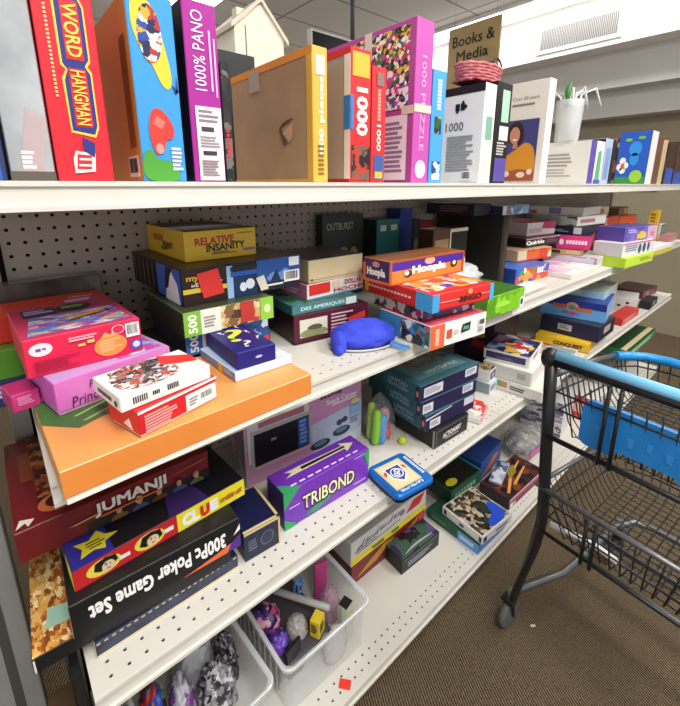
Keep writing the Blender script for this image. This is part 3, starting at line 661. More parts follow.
for s, (xa, za) in ((-1, (-hwid-.014, he-.018)), (1, (hwid+.014, he-.03))):
    q = bmesh.new(); xm = P2[3][0]
    pts = [(xa, za), (xm, ha+.004), (xm, ha+.016), (xa-.0, za+.014)]
    A = [q.verts.new((x, -.09, z)) for x, z in pts]; B = [q.verts.new((x, .11, z)) for x, z in pts]
    q.faces.new(A); q.faces.new(list(reversed(B)))
    for i in range(4): q.faces.new((A[i], A[i-1], B[i-1], B[i]))
    bmesh.ops.recalc_face_normals(q, faces=q.faces[:])
    from_bm('roof_panel', q, mat('#d9d2be', .6), t)
boxmesh('chimney', -hwid*.55-.012, -.05, he-.01, -hwid*.55+.012, -.02, he+.055, mat('#e2dbc8'), t)
boxmesh('door_slot', -hwid+.035, -.081, 0, -hwid+.038, -.079, he, mat('#4a4640'), t)
p = at_y(236, 54, 1.1)
carton('black_case', 'flat black case behind the cardboard box under the doll house', p.x-.01, 1.12, 1.4, 0, .12, .06, p.z-1.4, '#232225', {}, [], cat='case')
t = thing('screen', 'dark flat screen with light frame hanging behind the pink puzzle', 'screen', tuple(at_y(345, 45, 2.2)))
q0 = at_y(311, 31, 2.2)-at_y(345, 45, 2.2)
boxmesh('panel', q0.x, -.01, -.35, q0.x+.75, .02, q0.z, mat('#15161c', .2), t)
bm = bmesh.new(); bm_box(bm, q0.x-.012, -.014, -.36, q0.x, .024, q0.z+.012); bm_box(bm, q0.x, -.014, q0.z, q0.x+.76, .024, q0.z+.012); bm_box(bm, q0.x+.75, -.014, -.36, q0.x+.762, .024, q0.z)
from_bm('frame', bm, mat('#c4c1be', .4), t)
bm = bmesh.new(); add_tube(bm, [(q0.x+.37, .03, q0.z-.1), (q0.x+.37, .05, CEIL-at_y(345, 45, 2.2).z)], .015, 8); from_bm('ceiling_mount', bm, mat('#3a3a3c'), t)
# hanging sign
xa = 3.0
c0, c1, c2 = at_x(450, 28, xa), at_x(502, 17, xa), at_x(455, 82, xa)
yw = (c0.y-c1.y); zt = (c0.z+c1.z)/2; zb = c2.z-.12
t = thing('hanging_sign', 'tan wooden sign reading Books & Media behind the top row', 'sign', (xa, (c0.y+c1.y)/2, 0))
boxmesh('board', -.006, -yw/2, zb, .012, yw/2, zt, noisy('#a28856', '#b0966a', 9, .6, .04), t)
fr = (Vector((-.0065, yw/2, zb)), Vector((0, -1, 0)), Vector((0, 0, 1)), yw, zt-zb, Vector((-1, 0, 0)))
def sign_text(txt, u, v, w, h):
    me = text_mesh(txt, .014); xs = [q.co.x for q in me.vertices]; ys = [q.co.y for q in me.vertices]
    for q in me.vertices:
        x = (q.co.x-(min(xs)+max(xs))/2)*w/(max(xs)-min(xs)); y = (q.co.y-(min(ys)+max(ys))/2)*h/(max(ys)-min(ys))
        q.co = fr[0]+fr[1]*(u*yw+x)+fr[2]*(v*(zt-zb)+y)+fr[5]*(.002+q.co.z*3)
    me.materials.clear(); link('lettering', me, mat('#15130f'), t)
sign_text('Books &', .5, .80, yw*.82, (zt-zb)*.155); sign_text('Media', .5, .585, yw*.62, (zt-zb)*.145)
for s in (-1, 1): tube('hanging_wire', [(0, s*yw*.4, zt), (0, s*yw*.4, CEIL)], .0012, mat('#b5b2ac'), t, 5)

# ------------------------------------------------------------------ second shelf, left heap
G2 = 'game boxes heaped on the second shelf'
e = .0008
# boxes on the third shelf, left stack
G3 = 'game boxes on the third shelf'
carton('game_box', 'thin navy box with cream edges lying on the shelf under the poker set', .142, .715, .683+e, 0, .24, .22, .0275, '#23283f', {'front': noisy('#1d2233', '#39415c', 60, .5, .05), 'top': '#20263c'}, [('r', 'front', 0, 0, 1, .12, '#d6c59c', 'edge_strip'), ('r', 'left', 0, 0, 1, 1, '#cdbf9e', 'edge_strip'), ('mp', 'front', [rc(i/22+.005, .86, i/22+.028, .97) for i in range(22)], '#b9a983', 'edge_marks')], group=G3)
carton('game_box', 'black box with a printed photo of golden chips on its lid, stack\'s left corner', .104, .742, .712, -3, .30, .27, .0285, '#17161a', {'top': art(['#c98a3a', '#e2b56a', '#a85a24', '#f0d9a0', '#8a4a22', '#d9a04e'], 150, 3, .35, (1, .6, 1), .5)}, [('p', 'top', [(.06, .14), (.16, .13), (.18, .25), (.08, .28)], '#9fc4b0', 'picture'), ('mp', 'front', [rc(.004, .1, .012, .9)], '#d8d4cc', 'worn_edge')], group=G3)
carton('poker_set', 'black box reading 300Pc Poker Game Set upside down', .137, .724, .7415, -2.2, .266, .25, .063, '#121214', {'top': '#17171a'}, [('t', 'front', .49, .50, .215, .030, '300Pc Poker Game Set', '#f1efec', 180, 'title', .03), ('p', 'front', [(.62, .02), (1, .02), (1, .45), (.93, .28)], '#4f2d86', 'flame_print'), ('p', 'front', [(.60, .02), (.9, .02), (.93, .28), (.8, .15)], '#d9682e', 'flame_print'), ('mp', 'left', [rc(.95, .02, .99, .98)], '#d6d2ca', 'worn_edge'), ('p', 'front', [(.95, .5), (1, .6), (1, .8)], '#e6e2dc', 'flame_print')], group=G3)
cl = [('r', 'front', 0, 0, .54, 1, '#c4262c', 'red_panel'), ('r', 'front', .54, 0, 1, 1, '#ecdf2e', 'yellow_panel'), ('r', 'left', 0, 0, 1, 1, '#16161a', 'side_panel'), ('r', 'left', .82, 0, 1, 1, '#e8d72f', 'edge_strip'),
 ('mp', 'front', [ell(.14, .5, .085, .4), ell(.38, .5, .085, .42)], '#ead94a', 'portrait'), ('mp', 'front', [[(.09, .45), (.10, .8), (.15, .9), (.20, .8), (.21, .5), (.18, .35), (.12, .3)], [(.32, .4), (.34, .82), (.39, .9), (.44, .8), (.45, .45), (.42, .25), (.35, .25)]], '#1a181b', 'hair'), ('mp', 'front', [ell(.16, .42, .032, .26), ell(.395, .42, .034, .27)], '#e3c9a8', 'portrait'), ('mp', 'front', [rc(.148, .46, .154, .53), rc(.166, .46, .172, .53), rc(.383, .46, .389, .53), rc(.402, .46, .408, .53), rc(.152, .28, .168, .33), rc(.387, .28, .403, .33), rc(.14, .56, .156, .6), rc(.376, .56, .391, .6)], '#3a1c1c', 'small_print'), ('mp', 'front', [rc(.215, .35, .27, .55), rc(.46, .4, .515, .62)], '#eeeae4', 'name_tag'),
 ('t', 'front', .622, .5, .033, .026, 'CL', '#f6f4ee', 0, 'title', .08), ('t', 'front', .715, .47, .018, .024, 'U', '#cf2a2c', 0, 'title', .08), ('t', 'front', .775, .5, .016, .024, 'E', '#f6f4ee', 0, 'title', .08), ('q', 'front', .82, .34, .98, .62, 10, '#b5302c', 'subtitle'),
 ('r', 'top', 0, 0, .2, .35, '#35329a', 'lid_panel'), ('p', 'top', [(.05, .06), (.12, .08), (.17, .05), (.18, .11), (.25, .14), (.19, .17), (.16, .24), (.11, .18), (.04, .20), (.07, .13)], '#f0e236', 'star_burst'), ('mp', 'top', [rc(.09, .15, .16, .16), rc(.09, .125, .18, .135), rc(.1, .10, .16, .11)], '#2a2620', 'star_print'), ('p', 'top', [(.5, 0), (.75, 0), (.72, .2), (.55, .25)], '#3f2a6a', 'lid_panel')]
carton('game_box', 'yellow and red CLUE box with cartoon faces, above the poker set', .150, .757, .8052, 3, .289, .25, .036, '#1b1a22', {'top': '#17161d'}, cl, group=G3)
ju = [('r', 'front', .30, 0, 1, .33, '#241a22', 'picture'), ] + sum([[('p', 'front', [(u-.045, .01), (u-.04, .12), (u-.012, .2), (u+.016, .2), (u+.042, .12), (u+.048, .01)], c, 'jacket'), ('e', 'front', u-.002, .36, .020, .13, hc, 'hair'), ('e', 'front', u, .30, .015, .11, '#b98662', 'portrait')] for u, c, hc in ((.46, '#6a5236', '#2a1c16'), (.57, '#4a4a6a', '#c9b08a'), (.68, '#5a3a2a', '#1c1614'), (.80, '#35506a', '#3a261c'), (.91, '#5a5a4a', '#8a6a44'))], []) + [('t', 'front', .535, .655, .115, .026, 'JUMANJI', '#e3ddd2', 0, 'title', .03), ('r', 'front', .37, .38, .70, .44, '#b5622c', 'subtitle_bar'), ('p', 'front', [(.22, .52), (.32, .56), (.42, .58), (.32, .52), (.25, .49)], '#d88e7a', 'arrow_print'), ('p', 'front', [(.72, .68), (.95, .82), (.99, .82), (.94, .78)], '#9c6a58', 'arrow_print'),
 ('r', 'top', .06, .45, .30, .80, '#7c3a20', 'lid_panel'), ('r', 'top', .12, .15, .32, .99, art(['#5a1a18', '#8c4a26', '#3a1414', '#a86a34'], 70, 2), 'picture'), ('mp', 'top', [ell(.22, .14, .11, .09)], '#c06a3c', 'ring_print'), ('mp', 'top', [ell(.235, .15, .09, .07)], '#4c0f14', 'ring_print'), ('p', 'top', [(.01, .02), (.05, .05), (.06, .01), (.09, .06), (.03, .09)], '#e2d6cc', 'bird_print')]
carton('game_box', 'dark red JUMANJI box on top of the third-shelf stack', .103, .828, .8437, .6, .298, .28, .055, '#6a1218', {'front': noisy('#5c1016', '#7a1a1e', 16, .4, .02), 'top': noisy('#5a0e14', '#74181c', 12, .4, .02)}, ju, group=G3)
# second shelf left: orange box and what lies on it
t = carton('game_box', 'wide orange box with a green corner, overhanging the second shelf', .188, .590, 1.0505, 2.0, .352, .195, .046, noisy('#dd9550', '#e29e5c', 9, .38, .02), {'front': noisy('#d57e34', '#dc8840', 12, .38, .02)}, [('p', 'top', [(0, .99), (0, .62), (.10, .42), (.62, .78), (.60, .99)], '#3f6a35', 'green_panel'), ('mp', 'top', [[(.12, .5), (.40, .72), (.41, .71), (.13, .49)], [(.2, .52), (.50, .75), (.51, .74), (.21, .51)], [(.1, .60), (.34, .8), (.35, .79), (.11, .59)]], '#a8b86a', 'panel_lines')], group=G2, tray='#ece6d8', lidfrac=.22)
ZO = 1.0505+.046+e
carton('game_box', 'red box with a white barcode label on its front, lying on the orange box', .148, .541, ZO, 15.5, .118, .07, .036, '#cf1f28', {'top': '#c81e26'}, [('r', 'front', 0, .9, 1, 1, '#efe6e2', 'edge_strip'), ('r', 'front', .56, .14, .98, .78, '#efeae6', 'label'), ('b', 'front', .74, .3, .94, .66), ('l', 'front', .6, .25, .72, .6, 3, '#8a8580'), ('l', 'front', .06, .12, .46, .78, 6, '#e89a94'), ('p', 'left', [(.5, .3), (.8, .2), (.7, .6)], '#e7dcd6', 'picture')], group=G2, tray='#e8e2da')
wg = [('p', 'top', [(.03, .06), (.72, .05), (.74, .70), (.70, .97), (.1, .97)], art(['#efebe4', '#2a2628', '#8a8078', '#c94a3c', '#5a5a70', '#e0d8cc', '#1f1c1e'], 150, 4, .35, (1, 1, 1), .6), 'picture'), ('q', 'top', .12, .80, .58, .90, 8, '#5f3a22', 'title'), ('p', 'top', [(.70, .98), (.99, .62), (.97, .30), (.62, .56)], '#dd3230', 'price_tag'), ('mp', 'front', [rc(.12+.022*i, .3, .132+.022*i, .72) for i in range(7)]+[rc(.32+.02*i, .4, .334+.02*i, .66) for i in range(4)]+[rc(.48+.022*i, .35, .494+.022*i, .72) for i in range(6)], '#2a2628', 'lettering'), ('r', 'left', .2, .35, .7, .6, '#5a5048', 'lettering'), ('e', 'left', .85, .4, .05, .2, '#2a6a3a', 'emblem')]
carton('game_box', 'flat white box covered in comic drawings with a red tag on its lid', .139, .552, ZO+.0365, 9.3, .122, .084, .021, '#efebe2', {}, wg, group=G2)
carton('game_box', 'purple box reading Pretty Princess, lying on the orange box', .100, .690, ZO, 11.5, .165, .12, .049, '#c25cb4', {'front': noisy('#c257b0', '#d98ac8', 8, .3, .02), 'top': noisy('#b59ad0', '#c9a0d8', 9, .25, .02)}, [('t', 'front', .36, .64, .036, .015, 'Pretty', '#4a1a4e', 4, 'title', .0, .25), ('t', 'front', .27, .32, .055, .015, 'Princess', '#4a1a4e', 4, 'title', .0, .25), ('r', 'top', .55, .1, .95, .9, art(['#58a0dc', '#e0e8f4', '#c84aa0', '#7ab8e6'], 60, 3), 'picture')], group=G2, tray='#d9a6cf')
ZP = ZO+.0495
carton('game_box', 'small deep pink box wedged at the left end behind the orange box corner', -.003, .692, ZO, 11.5, .032, .05, .026, '#b52a6a', {'front': '#bc3475'}, [('l', 'front', .2, .3, .8, .8, 4, '#e08ab4')], group=G2)
pkk = [('e', 'front', .13, .70, .09, .17, '#e9d6dc', 'emblem'), ('mp', 'front', [rc(.09, .66, .13, .74), rc(.14, .68, .17, .73)], '#6a4a8a', 'emblem_mark'), ('e', 'front', .70, .40, .15, .30, '#e88a4a', 'orange_print'), ('mp', 'front', [[(.62, .66), (.66, .80), (.70, .70), (.74, .82), (.78, .66)]], '#e8a860', 'orange_print'), ('l', 'front', .60, .22, .80, .58, 5, '#d8b078'), ('b', 'front', .85, .52, .98, .92), ('r', 'front', .88, .12, .99, .40, '#5a4ab4', 'badge'), ('e', 'front', .935, .27, .035, .09, '#c9d8f0', 'badge'), ('e', 'front', .78, .82, .06, .13, '#e6c0cc', 'round_stamp'), ('e', 'front', .78, .82, .05, .11, '#d2204c', 'round_stamp'), ('l', 'front', .35, .72, .62, .86, 2, '#eaa4b0'), ('l', 'front', .06, .10, .44, .42, 5, '#a8163c'), ('mp', 'front', [rc(.42, .58, .48, .64), rc(.5, .62, .56, .7)], '#d8c46a', 'small_picture'),
 ('p', 'top', [(.06, .08), (.94, .08), (.92, .62), (.14, .62)], art(['#5a6cc0', '#c05a9c', '#d8d0e8', '#3f7ac8', '#e0b04a', '#a23a8c', '#7a9ad8'], 90, 7, .3, (.6, 1.6, 1)), 'picture'), ('p', 'top', [(.40, .30), (.86, .44), (.84, .54), (.62, .50)], '#2a1c1c', 'picture'), ('p', 'top', [(.42, .34), (.82, .47), (.80, .54), (.60, .50)], '#d88a3a', 'picture'), ('r', 'top', .10, .66, .40, .90, '#2a2a58', 'name_panel'), ('l', 'top', .12, .70, .38, .86, 2, '#a8b0d8'), ('e', 'top', .57, .78, .18, .12, '#1c2416', 'name_panel'), ('l', 'top', .46, .73, .68, .83, 1, '#6ac04a')]
carton('craft_kit', 'hot pink craft kit box with an orange fruit print on its front', .078, .738, ZP, 2.4, .147, .172, .054, '#d41c48', {'front': '#d61d49', 'top': '#c2305a'}, pkk, cat='craft kit', group=G2)
carton('game_box', 'bright red box lid showing behind the pink craft kit', .062, .884, 1.1475, 2, .18, .10, .045, '#d63a24', {'front': '#c02c20', 'top': '#d8402a'}, [('q', 'top', .68, .58, .9, .68, 6, '#f0d8c8', 'lettering'), ('r', 'top', .6, .2, .92, .42, '#a84a9c', 'picture'), ('l', 'top', .62, .22, .9, .4, 2, '#e0d0e0')], group=G2)
carton('game_box', 'green box under the red lid at the shelf\'s left end', .042, .888, 1.0975, 0, .19, .175, .049, '#4f8a2a', {'front': '#4c8427', 'left': '#5a9a30'}, [('l', 'left', .2, .3, .8, .7, 4, '#9cc46a')], group=G2)
carton('game_box', 'dark grey shrink-wrapped package leaning at the back by the pegboard', .075, .963, 1.1475, 0, .17, .04, .075, '#3c3a3a', {'front': noisy('#343232', '#5c5856', 18, .2, .1), 'top': noisy('#4a4746', '#7d7976', 14, .2, .1)}, [('e', 'top', .6, .5, .2, .12, '#b7b3ae', 'label')], group=G2)
t = carton('book', 'dark navy book lying at the far left end under the green box', -.015, .892, 1.051, 0, .13, .18, .0455, '#1d2454', {'front': '#232a62'}, [('l', 'front', .1, .3, .9, .8, 3, '#b9bfe0')], cat='book')
# white and navy boxes on the orange box
t = carton('game_box', 'white and pale blue flat box under the navy question mark box', .310, .618, ZO, 1.2, .108, .132, .0165, '#dfe6f2', {'top': noisy('#8fb0dc', '#c9daf0', 12, .3, .02), 'left': '#7f9fd0'}, [('r', 'left', .55, .05, .68, .95, '#e2b83a', 'yellow_tab'), ('r', 'top', .1, .05, .95, .2, '#dfe7f2', 'lid_panel'), ('p', 'top', [(.66, .62), (.95, .55), (.97, .66), (.7, .8)], '#d8352f', 'price_tag'), ('l', 'left', .72, .25, .95, .8, 3, '#b9c8e2')], group=G2)
qm = [('t', 'top', .46, .56, .030, .062, '?', '#cfd84a', -12, 'question_mark', .006), ('t', 'top', .46, .20, .013, .028, '?', '#e6e8ee', -20, 'question_mark', .0), ('t', 'top', .80, .60, .007, .015, '?', '#e6e8ee', 20, 'question_mark', 0), ('t', 'top', .84, .32, .007, .015, '?', '#e6e8ee', -15, 'question_mark', 0), ('t', 'top', .20, .72, .007, .015, '?', '#e6e8ee', 30, 'question_mark', 0), ('t', 'top', .72, .86, .007, .015, '?', '#e6e8ee', 10, 'question_mark', 0), ('e', 'front', .55, .5, .09, .08, '#a8a8e0', 'emblem')]
carton('game_box', 'small glossy navy box with question marks on its lid', .301, .619, ZO+.0172, -2.6, .070, .132, .029, '#1c1a72', {'top': '#19176a'}, qm, group=G2)
# penguin box stack by the pegboard
carton('game_box', 'dark charcoal box at the bottom of the stack under the yellow box', .31, .805, 1.051, 0, .215, .19, .048, '#2f2d2c', {'left': '#2b2928', 'front': '#3a3a4a'}, [('p', 'front', [(.55, .2), (.98, .5), (.98, .9), (.5, .6)], '#d03a34', 'red_flap')], group=G2)
carton('jigsaw_box', 'blue side-lettered puzzle box low in the stack under the yellow box', .319, .789, 1.0998, 0, .17, .19, .0443, '#3b78c0', {'front': art(['#2f62b0', '#dfe6ee', '#244a8a', '#8aa6cc'], 40, 2), 'left': '#3c4448'}, [('r', 'front', 0, 0, .18, 1, '#2a6ab8', 'end_panel'), ('t', 'front', .09, .5, .036, .016, '500', '#e8eef6', 90, 'piece_count', .03), ('r', 'front', .18, 0, .42, 1, '#e6e6e2', 'white_panel'), ('l', 'front', .22, .2, .38, .7, 4, '#8a8a86')], cat='jigsaw puzzle', group=G2)
carton('jigsaw_box', 'green puzzle box with a food photo spine, below the black travel box', .314, .77, 1.1446, 0, .176, .20, .0443, '#5a8434', {'top': '#3c4432', 'front': art(['#7c5a3a', '#d8c8a0', '#a83a30', '#4a3426', '#c9a06a'], 60, 8), 'left': '#3a4036'}, [('r', 'front', 0, 0, .17, 1, '#7bb23c', 'end_panel'), ('t', 'front', .085, .5, .034, .016, '500', '#eaf2dc', 90, 'piece_count', .03), ('r', 'front', .17, 0, .38, 1, '#dedcd2', 'white_panel'), ('l', 'front', .2, .2, .35, .7, 4, '#8a8a86'), ('r', 'front', .84, 0, 1, 1, '#8cc03e', 'end_panel'), ('r', 'front', .6, .1, .76, 1, '#b0342f', 'picture'), ('e', 'front', .92, .5, .04, .2, '#cfe4a8', 'emblem')], cat='jigsaw puzzle', group=G2)
tv = [('r', 'left', .55, .05, .98, .98, '#3a5aa8', 'picture'), ('p', 'left', [(.70, .0), (.95, .0), (.92, .55), (.82, .9), (.74, .5)], '#e4e6ea', 'bird_picture'), ('p', 'left', [(.70, .3), (.74, .95), (.86, .98), (.80, .7), (.76, .35)], '#1a1c28', 'bird_picture'), ('mp', 'left', [rc(.06+.1*i, .08, .10+.1*i, .95) for i in range(5)], '#4a3a34', 'side_strips'),
 ('r', 'front', 0, 0, .32, 1, '#2a1418', 'name_panel'), ('r', 'front', .0, .33, .33, .46, '#e3c63a', 'yellow_band'), ('t', 'front', .15, .72, .062, .012, 'mystery', '#e3b93a', 0, 'title', .02), ('q', 'front', .06, .50, .30, .60, 8, '#e9e2d2', 'subtitle'), ('r', 'front', .33, .0, .38, .95, '#9cc0e6', 'picture'), ('r', 'front', .38, .0, .58, .6, '#16325e', 'picture'), ('mp', 'front', [ell(.52, .34, .04, .16, 10), ell(.46, .28, .03, .14, 10)], '#dfe6ee', 'picture'), ('r', 'front', .36, .62, .58, .76, '#2a56b0', 'picture'), ('r', 'front', .58, .28, 1, 1, '#24519a', 'picture'), ('p', 'front', [(.64, .3), (.72, .62), (.78, .5), (.86, .72), (.94, .3)], '#6a8fd0', 'picture'), ('p', 'front', [(.7, .3), (.76, .66), (.8, .3)], '#1a2c4e', 'picture'), ('b', 'front', .83, .20, .985, .56), ('r', 'front', .6, .16, .82, .22, '#e6e2da', 'lettering'), ('p', 'front', [(.57, .78-.3), (.64, .54), (.68, .08), (.61, .06)], '#dcd8c4', 'torn_label'), ('p', 'front', [(.10, .86), (.26, .95), (.30, .22), (.14, .16)], '#e0352f', 'price_tag'), ('r', 'front', .36, .78, .58, .92, '#15171f', 'name_panel'), ('r', 'front', .88, .7, .98, .98, '#e6ebf2', 'picture')]
carton('game_box', 'black travel game box with a penguin on its end and a red price tag', .366, .850, 1.1895, 1, .254, .288, .066, '#14141b', {'top': noisy('#4a3c2c', '#5c4c38', 9, .4, .02), 'front': '#181a2a', 'left': '#1c1818'}, tv, group=G2)
carton('game_box', 'yellow RELATIVE INSANITY box on top of the black travel box', .350, .880, 1.2562, .5, .152, .222, .058, '#dcb62c', {'top': noisy('#3c3020', '#6a5620', 8, .75, .02), 'left': '#c79d22'}, [('t', 'front', .40, .66, .082, .015, 'RELATIVE', '#b8221f', 2, 'title', .03), ('t', 'front', .55, .42, .084, .015, 'INSANITY', '#1d1a18', 2, 'title', .03), ('l', 'front', .35, .16, .70, .26, 2, '#5a4818'), ('r', 'front', .8, .2, .97, .3, '#8a6a9a', 'small_label'), ('r', 'front', .72, .82, .95, .87, '#a87a1a', 'small_label'), ('t', 'left', .35, .62, .06, .014, 'RELATIVE', '#9a241c', 0, 'title', .02), ('t', 'left', .6, .42, .06, .014, 'INSANITY', '#1d1a18', 0, 'title', .02), ('l', 'left', .4, .2, .62, .3, 2, '#5a4818')], group=G2)
# stack with the cream box
carton('game_box', 'maroon box with an old photo of a hall on its front, bottom of its stack', .591, .795, 1.051, -8, .204, .205, .070, '#4a1022', {'front': '#52142a', 'left': '#2c0c18'}, [('r', 'front', .07, .22, .42, .82, '#cfcbb8', 'picture'), ('p', 'front', [(.07, .22), (.42, .22), (.42, .42), (.3, .5), (.2, .5), (.07, .40)], '#7e8a5a', 'picture'), ('p', 'front', [(.14, .50), (.22, .62), (.34, .60), (.36, .46), (.25, .42)], '#5a5148', 'picture'), ('mp', 'front', [rc(.47, v, .47+w_, v+.05) for v, w_ in ((.80, .3), (.68, .2), (.56, .22), (.44, .2), (.33, .18), (.22, .15))], '#d9b8c0', 'small_print'), ('p', 'front', [(.70, .60), (.94, .76), (.95, .52), (.72, .40)], '#d8372f', 'price_tag')], group=G2, tray='#33101c')
carton('game_box', 'shallow teal green box reading DES AMERIQUES in the stack', .572, .800, 1.1218, -5, .182, .2, .0215, '#356a5c', {'front': '#3d7a7a', 'top': art(['#3c7a3e', '#2e5e58', '#4f8f9c', '#2f4a34'], 30, 1)}, [('t', 'front', .45, .5, .12, .010, 'DES AMERIQUES', '#cfe4e6', 0, 'title', .02), ('r', 'front', .8, .1, .97, .9, '#d8e2e0', 'label')], group=G2)
carton('game_box', 'white and pink DOLLAR MOCHI box with a red tag, under the cream box', .610, .812, 1.1440, 2, .181, .178, .0375, '#e6e2dc', {'left': '#b56a8c', 'top': '#a83a52'}, [('r', 'front', 0, .0, 1, .1, '#5a8ac4', 'edge_strip'), ('r', 'front', .03, .28, .38, .95, '#d5322c', 'price_tag'), ('t', 'front', .80, .72, .058, .013, 'DOLLAR', '#a8253c', 0, 'title', .03), ('t', 'front', .70, .30, .095, .010, 'MOCHI', '#a8253c', 0, 'title', .02), ('r', 'front', .42, .5, .55, .95, '#d8c8a8', 'picture'), ('l', 'left', .1, .2, .9, .8, 3, '#e2b8cc')], group=G2)
carton('game_box', 'plain cream coloured box with dark top, topmost in its stack', .615, .808, 1.1822, -.8, .166, .17, .053, '#d9c79c', {'front': noisy('#d8c69a', '#dfcfa8', 14, .5, .02), 'top': noisy('#3a3038', '#5a4a58', 10, .4, .02), 'left': '#cbb88a'}, [('r', 'front', .0, .12, 1, .15, '#a8946a', 'crease'), ('e', 'front', .05, .14, .02, .05, '#7a2a22', 'stain')], group=G2)
# hoopla stack
wo = [('r', 'front', 0, 0, .23, 1, '#e0653a', 'orange_panel'), ('mp', 'front', [rc(.08, .15+.1*i, .14, .22+.1*i) for i in range(7)], '#f0c8b4', 'lettering'), ('r', 'front', .27, .3, .36, .68, '#d2523a', 'label'), ('r', 'front', .40, .4, .47, .6, '#c9c4be', 'label'), ('p', 'front', [(.52, .38), (.68, .42), (.69, .78), (.54, .74)], '#2a2a2a', 'picture'), ('p', 'front', [(.55, .5), (.66, .48), (.66, .62), (.56, .66)], '#5a9a7a', 'picture'), ('b', 'front', .84, .45, .97, .78), ('l', 'front', .84, .18, .97, .4, 3, '#a8a49e'), ('r', 'left', .45, .05, .98, .95, art(['#e6e2da', '#3a6a5a', '#c8523c', '#4a8ac8', '#2a2628'], 60, 6), 'picture')]
carton('game_box', 'white box with an orange end panel at the bottom of the Hoopla stack', .786, .568, 1.051, -6.1, .191, .17, .0555, '#ece8e4', {'left': '#3f8fc0', 'top': '#d8566a'}, wo, group=G2)
carton('game_box', 'dark multicoloured flat box between the white and the red bingo box', .79, .60, 1.1073, -5.9, .176, .17, .029, '#2a2430', {'front': art(['#2a2430', '#a82e4a', '#3a2a6a', '#7c1f2c', '#d0c6d0', '#3a5a8c'], 55, 5), 'left': art(['#2a2430', '#a82e4a', '#3a4a3a', '#c8c0b8'], 55, 2)}, [('p', 'front', [(.2, .1), (.62, .4), (.62, .8), (.25, .5)], '#2b4a8c', 'picture')], group=G2)
bi = [('r', 'front', 0, 0, .10, 1, '#3f9fd8', 'corner_wrap'), ('r', 'front', .93, 0, 1, 1, '#4aa8de', 'corner_wrap'), ('r', 'left', .80, 0, 1, 1, '#3f9fd8', 'corner_wrap'), ('t', 'front', .60, .45, .075, .014, 'BINGO', '#3a1a1c', 0, 'title', .03), ('mp', 'front', [rc(.12, .48, .42, .52), rc(.78, .52, .92, .56)], '#f0b0a4', 'rule_lines'), ('mp', 'left', [rc(.1+.05*i, .46, .135+.05*i, .58) for i in range(13)], '#f0c8c0', 'lettering'), ('p', 'top', [(.05, .08), (.95, .08), (.95, .92), (.05, .92)], art(['#e6dfd4', '#d83a34', '#4a3a9a', '#e0b84a', '#c9c4bc', '#e48a3a'], 45, 9), 'picture'), ('e', 'front', .58, .82, .04, .14, '#e8a45a', 'emblem'), ('r', 'left', .04, .1, .10, .9, '#e0c23a', 'tab')]
carton('game_box', 'flat red BINGO box with sky blue corners, under the Hoopla box', .794, .598, 1.137, -7, .204, .24, .040, '#d42a26', {'front': '#d82c28', 'left': '#cc2824'}, bi, group=G2, tray='#c22622')
ho = [('r', 'front', 0, .58, 1, 1, '#45249a', 'purple_band'), ('t', 'front', .50, .46, .125, .024, 'Hoopla', '#f4efe6', 0, 'title', .06), ('e', 'front', .50, .80, .07, .15, '#e0a89a', 'emblem'), ('r', 'front', 0, .92, 1, 1, '#a8481f', 'edge_strip'), ('mp', 'front', [ell(.22, .38, .05, .15), ell(.85, .48, .05, .16)], '#3a2a22', 'picture'), ('mp', 'front', [ell(.20, .42, .03, .10), ell(.85, .52, .025, .1)], '#ead8c8', 'picture'), ('t', 'left', .5, .42, .062, .024, 'Hoopla', '#f0e8dc', 0, 'title', .06), ('r', 'left', 0, 0, 1, .12, '#d8622c', 'edge_strip'), ('r', 'left', 0, .0, .1, .8, '#d8622c', 'edge_strip'), ('e', 'left', .5, .78, .14, .12, '#c88a8a', 'emblem'), ('mp', 'front', [rc(0, .0, .02, 1), rc(.98, 0, 1, 1), rc(0, 0, 1, .06)], '#c8562a', 'edge_strip')]
carton('game_box', 'orange and purple Hoopla box on top of the red bingo box', .804, .640, 1.1777, -2.8, .271, .089, .056, '#e27a34', {'front': '#e88238', 'left': '#38205c', 'top': noisy('#7a4a2a', '#9a6236', 12, .35, .02)}, ho, group=G2)
# boxes standing behind the Hoopla stack
def behind(label, x0, x1, ytop, yf, d, base, faces=None, dec=(), z=1.051, cat='game box'):
    a, b_ = at_y(x0, ytop, yf), at_y(x1, ytop, yf)
    return carton('game_box', label, (a.x+b_.x)/2, yf+d/2, z, 0, b_.x-a.x, d, (a.z+b_.z)/2-z, base, faces, dec, cat, 'boxes standing at the back of the second shelf')
behind('dark green box with a teal spine and number 10 behind the cream box', 377, 400, 219, .925, .06, '#1f4a4a', {'left': '#1f2a24', 'front': '#2c6e74'}, [('t', 'front', .5, .32, .042, .022, '10', '#e8e6dc', 90, 'title', .04), ('mp', 'front', [rc(.15, .84, .4, .92), rc(.6, .84, .88, .92)], '#c8d0b0', 'emblem')])
bq = at_y(328, 224, .95)
carton('game_box', 'wide dark board game box with OUTBURST on its front, against the pegboard', .84, .972, 1.051, 0, .17, .03, .262, '#20261f', {'front': '#1d241e'}, [('t', 'front', .42, .86, .11, .022, 'OUTBURST', '#8b9488', 0, 'title', .02), ('mp', 'front', [ell(.5, .55, .1, .06), ell(.75, .52, .1, .08)], '#8a7a58', 'picture')], cat='game box', group='boxes standing at the back of the second shelf')
behind('deep blue box standing taller behind the teal spine', 401, 413, 209, .925, .06, '#22348c', {'left': '#1c2a6a'})
behind('dark box with a faint ring mark between the blue and the red spine', 413.5, 420, 219, .925, .06, '#2a1f24', {'left': '#241a1e'}, [('e', 'front', .5, .6, .3, .1, '#8a6a5a', 'emblem')])
